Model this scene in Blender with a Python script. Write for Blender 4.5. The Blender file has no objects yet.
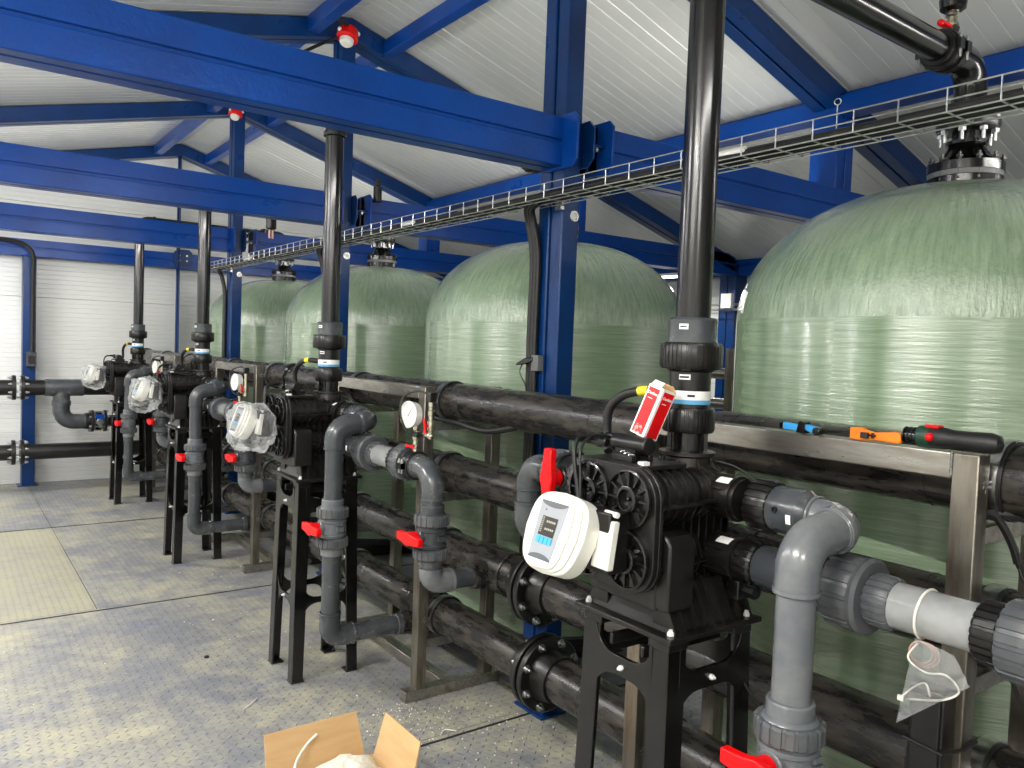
import bpy, math, random
from math import sin, cos, pi, radians, hypot, atan2
from mathutils import Vector, Matrix, noise
random.seed(7)
SC = bpy.context.scene
COL = SC.collection
STEP = 2.37           # spacing of the filter stations along the row
Y1 = 1.405            # first station
V = Vector

# ------------------------------------------------------------------ materials
def lin(c):
    return tuple(((x/255)/12.92 if x/255 <= .04045 else ((x/255+.055)/1.055)**2.4) for x in c)

class NT:
    def __init__(s, name):
        s.m = bpy.data.materials.new(name); s.m.use_nodes = True
        s.t = s.m.node_tree; s.b = s.t.nodes['Principled BSDF']; s.tc = None
    def n(s, ty, **kw):
        o = s.t.nodes.new(ty)
        for k, v in kw.items(): setattr(o, k, v)
        return o
    def l(s, a, b): s.t.links.new(a, b)
    def co(s, scale=(1, 1, 1)):
        if not s.tc: s.tc = s.n('ShaderNodeTexCoord')
        mp = s.n('ShaderNodeMapping'); mp.inputs['Scale'].default_value = scale
        s.l(s.tc.outputs['Object'], mp.inputs['Vector']); return mp.outputs[0]
    def noise(s, vec, scale=5, detail=4, rough=.6):
        o = s.n('ShaderNodeTexNoise'); o.inputs['Scale'].default_value = scale
        o.inputs['Detail'].default_value = detail; o.inputs['Roughness'].default_value = rough
        s.l(vec, o.inputs['Vector']); return o.outputs['Fac']
    def ramp(s, fac, a, b, c0=(0, 0, 0, 1), c1=(1, 1, 1, 1)):
        r = s.n('ShaderNodeValToRGB'); e = r.color_ramp.elements
        e[0].position = a; e[1].position = b; e[0].color = c0; e[1].color = c1
        s.l(fac, r.inputs[0]); return r.outputs[0]
    def mix(s, fac, a, b, mode='MIX'):
        m = s.n('ShaderNodeMix', data_type='RGBA', blend_type=mode)
        if isinstance(fac, (int, float)): m.inputs[0].default_value = fac
        else: s.l(fac, m.inputs[0])
        for i, x in ((6, a), (7, b)):
            if isinstance(x, tuple): m.inputs[i].default_value = (*x[:3], 1)
            else: s.l(x, m.inputs[i])
        return m.outputs[2]
    def bump(s, h, strength=.2, dist=.01, normal=None):
        b = s.n('ShaderNodeBump'); b.inputs['Strength'].default_value = strength; b.inputs['Distance'].default_value = dist
        s.l(h, b.inputs['Height'])
        if normal: s.l(normal, b.inputs['Normal'])
        s.l(b.outputs[0], s.b.inputs['Normal']); s.l(b.outputs[0], s.b.inputs['Coat Normal']); return b.outputs[0]
    def math(s, op, a, b=None):
        m = s.n('ShaderNodeMath', operation=op)
        for i, x in ((0, a), (1, b)):
            if x is None: continue
            if isinstance(x, (int, float)): m.inputs[i].default_value = x
            else: s.l(x, m.inputs[i])
        return m.outputs[0]

def M(name, col, rough=.5, metal=0., col2=None, vs=6, lo=.45, hi=.7, stretch=(1, 1, 1), bump=0, bs=60, rvar=0, coat=0, spec=.5):
    t = NT(name); b = t.b
    b.inputs['Roughness'].default_value = rough; b.inputs['Metallic'].default_value = metal
    b.inputs['Coat Weight'].default_value = coat; b.inputs['Coat Roughness'].default_value = .12
    b.inputs['Specular IOR Level'].default_value = spec
    vec = t.co(stretch)
    nz = t.noise(vec, vs)
    c = lin(col); c2 = lin(col2) if col2 else tuple(x*.86 for x in c)
    f = t.ramp(nz, lo, hi)
    t.l(t.mix(f, c, c2), b.inputs['Base Color'])
    if rvar:
        t.l(t.math('ADD', t.math('MULTIPLY', nz, rvar), rough-rvar*.5), b.inputs['Roughness'])
    if bump:
        t.bump(t.noise(vec, bs, 3), bump, .01)
    return t.m

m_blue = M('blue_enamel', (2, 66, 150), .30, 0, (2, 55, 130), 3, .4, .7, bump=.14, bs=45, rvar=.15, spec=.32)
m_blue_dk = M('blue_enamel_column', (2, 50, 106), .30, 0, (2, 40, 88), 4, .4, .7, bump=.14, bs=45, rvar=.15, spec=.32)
m_black = M('black_plastic', (15, 14, 14), .32, 0, (28, 26, 24), 9, .45, .75, bump=.05, bs=120, rvar=.2)
m_blackgl = M('black_gloss_plastic', (9, 9, 10), .2, 0, (20, 19, 18), 8, .5, .8, rvar=.1, spec=.6)
m_dusty = M('dusty_black_plastic', (20, 18, 17), .33, 0, (46, 40, 36), 12, .48, .78, bump=.06, bs=90, rvar=.2)
m_rubber = M('black_rubber', (15, 15, 15), .5, 0, (24, 24, 24), 20)
m_header = M('scuffed_black_pipe', (26, 25, 24), .28, 0, (74, 67, 60), 7, .44, .80, stretch=(5, 1.2, 5), bump=.05, bs=40, rvar=.25)
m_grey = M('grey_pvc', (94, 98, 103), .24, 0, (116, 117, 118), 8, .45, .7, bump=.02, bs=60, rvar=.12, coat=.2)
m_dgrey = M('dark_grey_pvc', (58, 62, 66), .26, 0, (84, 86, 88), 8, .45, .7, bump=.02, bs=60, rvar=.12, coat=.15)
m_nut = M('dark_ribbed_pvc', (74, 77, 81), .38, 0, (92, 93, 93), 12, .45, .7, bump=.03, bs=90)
m_grey_shaded = M('grey_pvc_shaded', (60, 64, 68), .26, 0, (72, 75, 78), 8, .45, .7, bump=.02, bs=60, rvar=.12, coat=.15)  # copy of the grey PVC with the dimmer far light put into its colour
m_clear = M('pale_grey_sight_tube', (150, 152, 152), .2, 0, (120, 122, 122), 6, .4, .7, coat=.4)
m_steel = M('brushed_steel', (148, 142, 132), .33, .9, (104, 94, 84), 5, .4, .72, stretch=(6, 6, 1), bump=.03, bs=60, rvar=.2)
m_steelh = M('brushed_steel_rail', (165, 162, 155), .3, .9, (120, 110, 98), 5, .42, .75, stretch=(6, 1, 6), bump=.03, bs=60, rvar=.2)
m_zinc = M('zinc_plated_steel', (190, 192, 192), .28, 1., (150, 150, 150), 30)
m_wire = M('galvanised_wire', (200, 202, 200), .3, 1., (170, 172, 172), 30)
m_brass = M('nickel_brass', (205, 200, 182), .25, 1., (160, 150, 125), 30)
m_red = M('red_handle_plastic', (226, 8, 16), .36, 0, (206, 6, 12), 20, spec=.3)
m_white = M('white_housing_plastic', (232, 231, 222), .4, 0, (224, 223, 213), 8)
m_sticker = M('white_sticker', (235, 235, 232), .5)
m_ink = M('black_ink', (30, 30, 34), .6)
m_bluesticker = M('blue_sticker_band', (90, 160, 205), .5)
m_panelgrey = M('grey_face_film', (150, 154, 160), .4)
m_paneldark = M('dark_grey_face_film', (84, 88, 94), .4)
m_lcd = M('lcd_glass', (62, 60, 56), .15, 0, (50, 49, 46), 20)
m_lcdmark = M('lcd_pale_segment', (165, 160, 150), .4)
m_key = M('sky_blue_key', (60, 165, 225), .4)
m_card = M('corrugated_cardboard', (200, 166, 120), .75, 0, (190, 154, 108), 4, .4, .7, stretch=(1, 1, 6), bump=.05, bs=90)
m_cardin = M('cardboard_dark_edge', (150, 112, 66), .8)
m_sack = M('woven_white_wrap', (225, 220, 205), .6, 0, (200, 193, 172), 30, .4, .7, bump=.4, bs=90)
m_orange = M('orange_plastic', (240, 128, 20), .4, 0, (228, 112, 12), 20)
m_cyan = M('blue_tool_plastic', (50, 150, 215), .4)
m_green = M('dark_green_plastic', (20, 58, 42), .4)
m_yellow = M('yellow_sleeve', (225, 205, 40), .4)
m_tape = M('white_cord', (225, 222, 212), .5)
m_copper = M('pink_beige_lead', (190, 150, 135), .5)
m_gaskgrey = M('grey_gasket', (110, 112, 112), .5)

def mat_wall():
    t = NT('white_panel_coating'); b = t.b
    b.inputs['Roughness'].default_value = .32; b.inputs['Specular IOR Level'].default_value = .55
    n = t.noise(t.co((.6, .6, .6)), 2, 3)
    t.l(t.mix(t.ramp(n, .3, .75), lin((224, 225, 222)), lin((212, 213, 209))), b.inputs['Base Color'])
    return t.m
m_wall = mat_wall()
m_ceil = M('roof_panel_coating', (202, 204, 201), .24, 0, (190, 192, 189), 2, .3, .75, stretch=(.6, .6, .6), spec=.7)

def mat_floor(name, dust_lo, dust_hi, beige):
    t = NT(name); b = t.b
    co = t.co((1, 1, 1))
    # lozenge tread pattern: alternating +-45 degree bars on a small grid
    sx = t.n('ShaderNodeSeparateXYZ'); mp = t.co((26, 26, 1)); t.l(mp, sx.inputs[0])
    fx = t.math('FLOOR', sx.outputs[0]); fy = t.math('FLOOR', sx.outputs[1])
    u = t.math('SUBTRACT', t.math('SUBTRACT', sx.outputs[0], fx), .5); v = t.math('SUBTRACT', t.math('SUBTRACT', sx.outputs[1], fy), .5)
    par = t.math('MODULO', t.math('ABSOLUTE', t.math('ADD', fx, fy)), 2)
    sg = t.math('SUBTRACT', t.math('MULTIPLY', par, 2), 1)
    a = t.math('ADD', u, t.math('MULTIPLY', v, sg)); c = t.math('SUBTRACT', t.math('MULTIPLY', u, sg), v)
    c2 = t.math('ADD', t.math('POWER', t.math('ABSOLUTE', t.math('MULTIPLY', a, 1.95)), 2), t.math('POWER', t.math('ABSOLUTE', t.math('MULTIPLY', c, 6.0)), 2))
    tread = t.math('SUBTRACT', 1, t.math('MINIMUM', c2, 1))
    big = t.noise(co, 1.6, 8, .75); mid = t.noise(co, 9, 8, .8); fine = t.noise(co, 90, 4, .8)
    steel = t.mix(t.ramp(mid, .35, .7), lin((118, 121, 128)), lin((146, 147, 148)))
    blue = t.ramp(t.math('ADD', t.math('MULTIPLY', t.noise(t.co((1.0, 2.4, 1)), 2.3, 6, .75), .8), t.math('MULTIPLY', fine, .2)), .56, .68)
    steel = t.mix(t.math('MULTIPLY', blue, .65), steel, lin((66, 90, 150)))
    d = t.math('ADD', t.math('MULTIPLY', big, .55), t.math('ADD', t.math('MULTIPLY', mid, .25), t.math('MULTIPLY', fine, .20)))
    dust = t.ramp(d, dust_lo, dust_hi)
    colr = t.mix(t.math('MULTIPLY', dust, .85), steel, lin(beige))
    colr = t.mix(t.math('MULTIPLY', t.ramp(tread, .02, .6), .30), colr, lin((70, 74, 84)))
    t.l(colr, b.inputs['Base Color'])
    t.l(t.math('ADD', t.math('MULTIPLY', dust, .25), .42), b.inputs['Roughness'])
    b.inputs['Metallic'].default_value = .15
    n1 = t.bump(tread, .9, .005)
    t.bump(fine, .12, .004, n1)
    return t.m
m_floor = mat_floor('tread_plate', .46, .60, (186, 180, 152))
m_floor_d = mat_floor('tread_plate_dusty', .34, .54, (168, 164, 138))
m_floor_b = mat_floor('tread_plate_clean', .50, .68, (164, 162, 150))
m_gap = M('dark_gap', (26, 27, 30), .8)

def mat_tank(name, dome):
    t = NT(name); b = t.b
    b.inputs['Roughness'].default_value = .2
    b.inputs['Specular IOR Level'].default_value = .8
    b.inputs['Coat Weight'].default_value = 1.; b.inputs['Coat Roughness'].default_value = .06; b.inputs['Coat IOR'].default_value = 1.65
    co = t.co()
    s = t.n('ShaderNodeSeparateXYZ'); t.l(co, s.inputs[0])
    ang = t.math('ARCTAN2', s.outputs[1], s.outputs[0])
    cx = t.n('ShaderNodeCombineXYZ')
    if dome:
        t.l(t.math('MULTIPLY', ang, 26), cx.inputs[0]); t.l(t.math('MULTIPLY', s.outputs[2], 5), cx.inputs[1])
    else:
        t.l(t.math('MULTIPLY', ang, 2.2), cx.inputs[0]); t.l(t.math('MULTIPLY', s.outputs[2], 60), cx.inputs[1])
    n = t.noise(cx.outputs[0], 1.6 if dome else 1.0, 5, .7)
    n2 = t.noise(t.co((1, 1, 1)), 3, 3)
    c = t.mix(t.ramp(n, .35, .68), lin((116, 140, 110)), lin((150, 171, 140)))
    c = t.mix(t.math('MULTIPLY', t.ramp(n2, .4, .7), .3), c, lin((100, 124, 94)))
    t.l(c, b.inputs['Base Color'])
    if dome:
        n3 = t.noise(t.co((1, 1, 1)), 55, 3)
        h = t.math('ADD', n, t.math('MULTIPLY', n3, .40))
        t.bump(h, .55, .012)
    else:
        w = t.noise(cx.outputs[0], 3.0, 2)
        t.bump(t.math('ADD', n, t.math('MULTIPLY', w, .5)), .4, .006)
    b.inputs['Subsurface Weight'].default_value = .0
    return t.m
m_dome = mat_tank('wound_fibreglass_dome', True)
m_shell = mat_tank('wound_fibreglass_shell', False)

def mat_film():
    m = bpy.data.materials.new('clear_plastic_film'); m.use_nodes = True; nt = m.node_tree
    for n in list(nt.nodes): nt.nodes.remove(n)
    out = nt.nodes.new('ShaderNodeOutputMaterial'); mx = nt.nodes.new('ShaderNodeMixShader')
    tr = nt.nodes.new('ShaderNodeBsdfTransparent'); pr = nt.nodes.new('ShaderNodeBsdfPrincipled')
    pr.inputs['Base Color'].default_value = (.75, .77, .78, 1); pr.inputs['Roughness'].default_value = .12
    lw = nt.nodes.new('ShaderNodeLayerWeight'); lw.inputs[0].default_value = .35
    nz = nt.nodes.new('ShaderNodeTexNoise'); nz.inputs['Scale'].default_value = 45
    tc = nt.nodes.new('ShaderNodeTexCoord'); nt.links.new(tc.outputs['Object'], nz.inputs['Vector'])
    bp = nt.nodes.new('ShaderNodeBump'); bp.inputs['Strength'].default_value = .8; bp.inputs['Distance'].default_value = .02
    nt.links.new(nz.outputs[0], bp.inputs['Height']); nt.links.new(bp.outputs[0], pr.inputs['Normal'])
    ma = nt.nodes.new('ShaderNodeMath'); ma.operation = 'MULTIPLY_ADD'; ma.inputs[1].default_value = .6; ma.inputs[2].default_value = .12
    nt.links.new(lw.outputs['Fresnel'], ma.inputs[0]); nt.links.new(ma.outputs[0], mx.inputs[0])
    nt.links.new(tr.outputs[0], mx.inputs[1]); nt.links.new(pr.outputs[0], mx.inputs[2]); nt.links.new(mx.outputs[0], out.inputs[0])
    return m
m_film = mat_film()
def mat_emit(name, col, s):
    t = NT(name); t.b.inputs['Emission Color'].default_value = (*col, 1); t.b.inputs['Emission Strength'].default_value = s
    t.l(t.mix(t.noise(t.co(), 4), (.8, .8, .8), (.78, .78, .78)), t.b.inputs['Base Color']); return t.m
m_lamp = mat_emit('lamp_diffuser', (1, .98, .94), 6)

# ------------------------------------------------------------------ mesh kit
def frame_of(d):
    d = V(d).normalized(); a = V((0, 0, 1)) if abs(d.z) < .9 else V((1, 0, 0))
    u = d.cross(a).normalized(); return u, d.cross(u).normalized(), d

class G:
    def __init__(s): s.v = []; s.f = []; s.mi = []; s.cm = 0
    def add(s, vs, fs):
        o = len(s.v); s.v += [V(x) for x in vs]
        for f in fs: s.f.append(tuple(i+o for i in f)); s.mi.append(s.cm)
        return s
    def box(s, lo, hi, M_=None):
        x0, y0, z0 = lo; x1, y1, z1 = hi
        vs = [V((x, y, z)) for z in (z0, z1) for x, y in ((x0, y0), (x1, y0), (x1, y1), (x0, y1))]
        if M_: vs = [M_ @ p for p in vs]
        return s.add(vs, [(3, 2, 1, 0), (4, 5, 6, 7), (0, 1, 5, 4), (1, 2, 6, 5), (2, 3, 7, 6), (3, 0, 4, 7)])
    def cbox(s, c, sz, M_=None):
        c = V(c); h = V(sz)*.5
        if M_: return s.box(-h, h, Matrix.Translation(c) @ M_.to_4x4())
        return s.box(c-h, c+h)
    def lathe(s, p0, d, prof, seg=24, cap=True):
        p0 = V(p0); u, w, d = frame_of(d); vs = []; fs = []
        for t, r in prof:
            for k in range(seg):
                a = 2*pi*k/seg; vs.append(p0+d*t+(u*cos(a)+w*sin(a))*r)
        n = len(prof)
        for i in range(n-1):
            for k in range(seg):
                k2 = (k+1) % seg; fs.append((i*seg+k, i*seg+k2, (i+1)*seg+k2, (i+1)*seg+k))
        if cap:
            if prof[0][1] > 1e-5: fs.append(tuple(reversed(range(seg))))
            if prof[-1][1] > 1e-5: fs.append(tuple((n-1)*seg+k for k in range(seg)))
        return s.add(vs, fs)
    def cyl(s, a, b, r, seg=20, r2=None):
        a = V(a); b = V(b); L = (b-a).length
        return s.lathe(a, b-a, [(0, r), (L, r if r2 is None else r2)], seg)
    def bcyl(s, a, b, r, seg=24, ch=.003):
        a = V(a); b = V(b); L = (b-a).length
        return s.lathe(a, b-a, [(0, r-ch), (ch, r), (L-ch, r), (L, r-ch)], seg)
    def gear(s, a, b, r, n=16, dep=.004, duty=.55):
        """ribbed union nut: raised bars round a cylinder"""
        a = V(a); b = V(b); u, w, d = frame_of(b-a); L = (b-a).length; vs = []; prof = []
        for k in range(n):
            for f, rr in ((0, r), (duty, r), (duty+.04, r-dep), (.96, r-dep)):
                prof.append((2*pi*(k+f)/n, rr))
        N = len(prof)
        for t, sc in ((0, .93), (.12*L, 1), (.88*L, 1), (L, .93)):
            for an, rr in prof: vs.append(a+d*t+(u*cos(an)+w*sin(an))*rr*sc)
        fs = [(i*N+k, i*N+(k+1) % N, (i+1)*N+(k+1) % N, (i+1)*N+k) for i in range(3) for k in range(N)]
        fs.append(tuple(reversed(range(N)))); fs.append(tuple(3*N+k for k in range(N)))
        return s.add(vs, fs)
    def tube(s, pts, r, seg=10, cap=True, closed=False):
        pts = [V(p) for p in pts]; n = len(pts); vs = []; fs = []
        prev = None
        for i, p in enumerate(pts):
            if closed: t = pts[(i+1) % n]-pts[i-1]
            else: t = pts[min(i+1, n-1)]-pts[max(i-1, 0)]
            t.normalize()
            if prev is None: u, w, _ = frame_of(t)
            else:
                u = prev-t*prev.dot(t)
                u = u.normalized() if u.length > 1e-6 else frame_of(t)[0]
                w = t.cross(u)
            prev = u; rr = r[i] if isinstance(r, (list, tuple)) else r
            for k in range(seg):
                a = 2*pi*k/seg; vs.append(p+(u*cos(a)+w*sin(a))*rr)
        m = n if closed else n-1
        for i in range(m):
            for k in range(seg):
                k2 = (k+1) % seg; j = (i+1) % n
                fs.append((i*seg+k, i*seg+k2, j*seg+k2, j*seg+k))
        if cap and not closed: fs += [tuple(reversed(range(seg))), tuple((n-1)*seg+k for k in range(seg))]
        return s.add(vs, fs)
    def elbow(s, a, c, b, r, rad, seg=24, n=10, sock=0):
        """pipe bend a -> corner c -> b, bend radius rad; sock = extra radius of the sockets at both ends"""
        a, c, b = V(a), V(c), V(b); da = (a-c).normalized(); db = (b-c).normalized()
        cen = c+(da+db)*rad; pts = [a]
        for i in range(n+1):
            th = pi/2*i/n; pts.append(cen-db*rad*cos(th)-da*rad*sin(th))
        pts.append(b)
        s.tube(pts, r, seg)
        if sock:
            for p, d in ((a, da), (b, db)): s.bcyl(p-d*sock*3.4, p, r+sock, seg, .0015)
        return s
    def prism(s, out, o, u, w, d):
        """outline (list of 2d) in plane o+u*x+w*y, extruded by vector d"""
        o, u, w, d = V(o), V(u), V(w), V(d); n = len(out)
        vs = [o+u*x+w*y for x, y in out]; vs += [p+d for p in vs]
        return s.add(vs, [tuple(range(n)), tuple(reversed(range(n, 2*n)))]+[(i, i+n, (i+1) % n+n, (i+1) % n) for i in range(n)])
    def torus(s, c, d, R, r, seg=28, m=8):
        u, w, d = frame_of(d); c = V(c)
        return s.tube([c+(u*cos(2*pi*k/seg)+w*sin(2*pi*k/seg))*R for k in range(seg)], r, m, closed=True)
    def ball(s, c, r, seg=14, sc=(1, 1, 1)):
        c = V(c); vs = []; fs = []; rg = seg//2
        for i in range(rg+1):
            ph = pi*i/rg
            for k in range(seg):
                a = 2*pi*k/seg; vs.append(c+V((sin(ph)*cos(a)*r*sc[0], sin(ph)*sin(a)*r*sc[1], cos(ph)*r*sc[2])))
        for i in range(rg):
            for k in range(seg):
                k2 = (k+1) % seg; fs.append((i*seg+k, (i+1)*seg+k, (i+1)*seg+k2, i*seg+k2))
        return s.add(vs, fs)
    def build(s, name, mat, parent=None, bevel=0, ang=35, loc=None):
        root = V((0, 0, 0))
        if parent is not None:
            p = parent
            while p.parent: p = p.parent
            root = V(p.location)
        elif loc is not None: root = V(loc)
        me = bpy.data.meshes.new(name)
        me.from_pydata([tuple(p-root) for p in s.v], [], s.f); me.update()
        mats = mat if isinstance(mat, (list, tuple)) else [mat]
        for m in mats: me.materials.append(m)
        if len(mats) > 1: me.polygons.foreach_set('material_index', s.mi)
        me.polygons.foreach_set('use_smooth', [True]*len(me.polygons))
        me.set_sharp_from_angle(angle=radians(ang))
        o = bpy.data.objects.new(name, me); COL.objects.link(o)
        if parent is not None: o.parent = parent
        elif loc is not None: o.location = loc
        if bevel:
            b = o.modifiers.new('bevel', 'BEVEL'); b.width = bevel; b.segments = 2; b.limit_method = 'ANGLE'; b.angle_limit = radians(50)
        return o

def thing(name, label, cat, loc, group=None):
    o = bpy.data.objects.new(name, None); COL.objects.link(o); o.location = loc; o.empty_display_size = .1
    return tag(o, label, cat, group)
def tag(o, label=None, cat=None, group=None, kind=None):
    if label: o['label'] = label
    if cat: o['category'] = cat
    if group: o['group'] = group
    if kind: o['kind'] = kind
    return o
def struct(o): o['kind'] = 'structure'; return o
def copy_tree(o, dv, label, group=None):
    def rec(a, par):
        c = a.copy(); COL.objects.link(c)
        if par: c.parent = par
        for ch in a.children: rec(ch, c)
        return c
    c = rec(o, None); c.location = V(o.location)+V(dv); c['label'] = label
    if group: c['group'] = group
    return c
def arc(c, u, w, r, a0, a1, n=12):
    c, u, w = V(c), V(u), V(w)
    return [c+u*(r*cos(a0+(a1-a0)*i/n))+w*(r*sin(a0+(a1-a0)*i/n)) for i in range(n+1)]
def spline(pts, n=8):
    """Catmull-Rom through pts"""
    P = [V(p) for p in pts]; P = [P[0]*2-P[1]]+P+[P[-1]*2-P[-2]]; out = []
    for i in range(1, len(P)-2):
        for k in range(n):
            t = k/n; a, b, c, d = P[i-1:i+3]
            out.append(.5*((2*b)+(c-a)*t+(2*a-5*b+4*c-d)*t*t+(3*b-a-3*c+d)*t**3))
    out.append(P[-2]); return out
def text(body, size, o, u, w, depth=.0006, bold=0):
    """letters as a mesh: returns G in the plane o + u*x + w*y"""
    cu = bpy.data.curves.new('t', 'FONT'); cu.body = body; cu.size = size; cu.extrude = depth; cu.offset = bold
    cu.align_x = 'CENTER'; cu.align_y = 'CENTER'; cu.resolution_u = 3
    ob = bpy.data.objects.new('t', cu); COL.objects.link(ob)
    dg = bpy.context.evaluated_depsgraph_get(); me = ob.evaluated_get(dg).to_mesh()
    u = V(u).normalized(); w = V(w).normalized(); nn = u.cross(w); o = V(o)
    g = G(); g.add([o+u*v.co.x+w*v.co.y+nn*v.co.z for v in me.vertices], [tuple(p.vertices) for p in me.polygons])
    bpy.data.objects.remove(ob); bpy.data.curves.remove(cu)
    return g

# ------------------------------------------------------------------ room shell
XL, XR, YB, YE = -2.05, 6.55, -3.3, 9.9
RX, RZ = 2.25, 3.84
SLL, SLR = .235, .30
def zc(x): return RZ-(RX-x)*SLL if x < RX else RZ-(x-RX)*SLR

def floor():
    g = G()
    xs = [XL, -.75, .77, 2.27, 3.77, 5.2, XR]; ys = [YB, -1.99, .41, 2.81, 5.21, 7.61, YE]
    g.box((XL, YB, -.06), (XR, YE, -.006))
    for i in range(6):
        for j in range(6):
            g.cm = 1
            if j == 4 and i <= 1: g.cm = 2
            if i >= 2 and j in (2, 3): g.cm = 1
            if i >= 3: g.cm = 3
            e = .003; e0 = e; e1 = e
            if j < 4: e0 = 0 if i == 2 else e; e1 = 0 if i == 1 else e
            g.box((xs[i]+e0, ys[j]+e, -.006), (xs[i+1]-e1, ys[j+1]-e, 0))
    struct(g.build('floor', [m_gap, m_floor, m_floor_d, m_floor_b]))
    g = G()
    for y in ys[1:-1]:
        g.box((XL, y-.045, 0), (XR, y-.034, .003)); 
    struct(g.build('trim_1', m_gap))
floor()

def ribbed(g, o, u, w, n, L, W, pitch=.1, gw=.008, gd=.004, bn=10):
    """panel sheet: length L along u, ribs repeat along w"""
    o, u, w, n = V(o), V(u).normalized(), V(w).normalized(), V(n).normalized()
    pr = []; k = 0
    while k*pitch < W-1e-6:
        a = k*pitch; b = min(a+pitch, W)
        big = (k % bn == 0)
        g1, d1 = (gw*1.6, gd*3) if big else (gw, gd)
        pr += [(a, -d1), (a+g1*.5, 0), (b-g1*.5, 0)]; k += 1
    pr.append((W, -gd))
    vs = []; fs = []
    for x, h in pr: vs += [o+w*x+n*h, o+u*L+w*x+n*h]
    for i in range(len(pr)-1): fs.append((2*i, 2*i+1, 2*i+3, 2*i+2))
    g.add(vs, fs)
def flat(*pts):
    g = G(); g.add(pts, [tuple(range(len(pts)))]); return g
def room():
    g = G(); ribbed(g, (XL, YE, 0), (1, 0, 0), (0, 0, 1), (0, -1, 0), XR-XL, 4.0, .05, .010, .0045, 20); 
    struct(g.build('wall_end', m_wall, ang=10))
    g = G(); ribbed(g, (XR, YB, 0), (0, 1, 0), (0, 0, 1), (-1, 0, 0), YE-YB, 2.6, .05, .010, .0045, 20); struct(g.build('wall_right', m_wall, ang=10))
    g = G(); ribbed(g, (XL, YB, 0), (0, 1, 0), (0, 0, 1), (1, 0, 0), YE-YB, 2.9, .05, .010, .0045, 20); struct(g.build('wall_left', m_wall, ang=10))
    g = G(); ribbed(g, (XL, YB, 0), (1, 0, 0), (0, 0, 1), (0, 1, 0), XR-XL, 4.0, .1); struct(g.build('wall_back', m_wall, ang=10))
    g = G()
    vl = V((XL-.2, 0, zc(XL-.2)))-V((RX, 0, RZ)); vr = V((XR+.2, 0, zc(XR+.2)))-V((RX, 0, RZ))
    ribbed(g, (RX, YB-.1, RZ), vl, (0, 1, 0), (0, 0, -1), vl.length, YE-YB+.2, .1, .009, .004)
    ribbed(g, (RX, YB-.1, RZ), vr, (0, 1, 0), (0, 0, -1), vr.length, YE-YB+.2, .1, .009, .004)
    struct(g.build('ceiling', m_ceil, ang=10))
room()

# ------------------------------------------------------------------ blue steel frames
FY = [-2.1, .3, 2.7, 5.1, 7.5, 9.68]
KIND = {-2.1: 'behind the viewpoint', .3: 'nearest', 2.7: 'second', 5.1: 'third', 7.5: 'fourth', 9.68: 'end'}
BZ0, BZ1 = 2.44, 2.65
CX0, CX1 = 2.19, 2.283
COLUMN_LABEL = {2.7: 'large blue steel column with black hoses on its side, between the two nearest green tanks',
                5.1: 'blue steel column just right of the second black riser pipe, behind the cable tray',
                7.5: 'narrow blue steel column in front of the farthest green tank', 9.68: 'thin blue steel upright against the white end wall under the roof ridge'}
BEAM_L = {2.7: 'huge blue double crossbeam running from top left to the large blue column',
          5.1: 'second blue crossbeam from the front, level in the left half of the view',
          7.5: 'third blue crossbeam with the white strip of wall showing beneath it'}
BEAM_R = {2.7: 'bluish crossbeam bolted to the right of the large blue column, passing behind the cable tray',
          5.1: 'bright blue crossbeam over the second and third green tanks, right of the second column',
          7.5: 'blue crossbeam right of the narrow far column, above the farthest tanks'}
def dbox(g, lo, hi, axis, gap=.012):
    """a member made of two profiles side by side with a groove between"""
    lo = list(lo); hi = list(hi); m = (lo[axis]+hi[axis])/2
    h1 = hi[:]; h1[axis] = m-gap/2; l2 = lo[:]; l2[axis] = m+gap/2
    g.box(lo, h1); g.box(l2, hi)
    a = lo[:]; b = hi[:]; a[axis] = m-gap; b[axis] = m+gap
    for k in range(3):
        if k != axis: a[k] += .012; b[k] -= .012
    g.box(a, b)
def octo(s, c=.3):
    h = s/2; k = h*(1-c*1.2); return [(-h, -k), (-k, -h), (k, -h), (h, -k), (h, k), (k, h), (-k, h), (-h, k)]
def bolt(a, d, r=.011, name='bolt', parent=None, m=None):
    a = V(a); d = V(d).normalized(); g = G(); g.lathe(a, d, [(0, r), (.008, r)], 6); g.lathe(a+d*.008, d, [(0, r*.6), (.006, r*.55)], 8)
    return g.build(name, m or m_zinc, parent)
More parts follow.
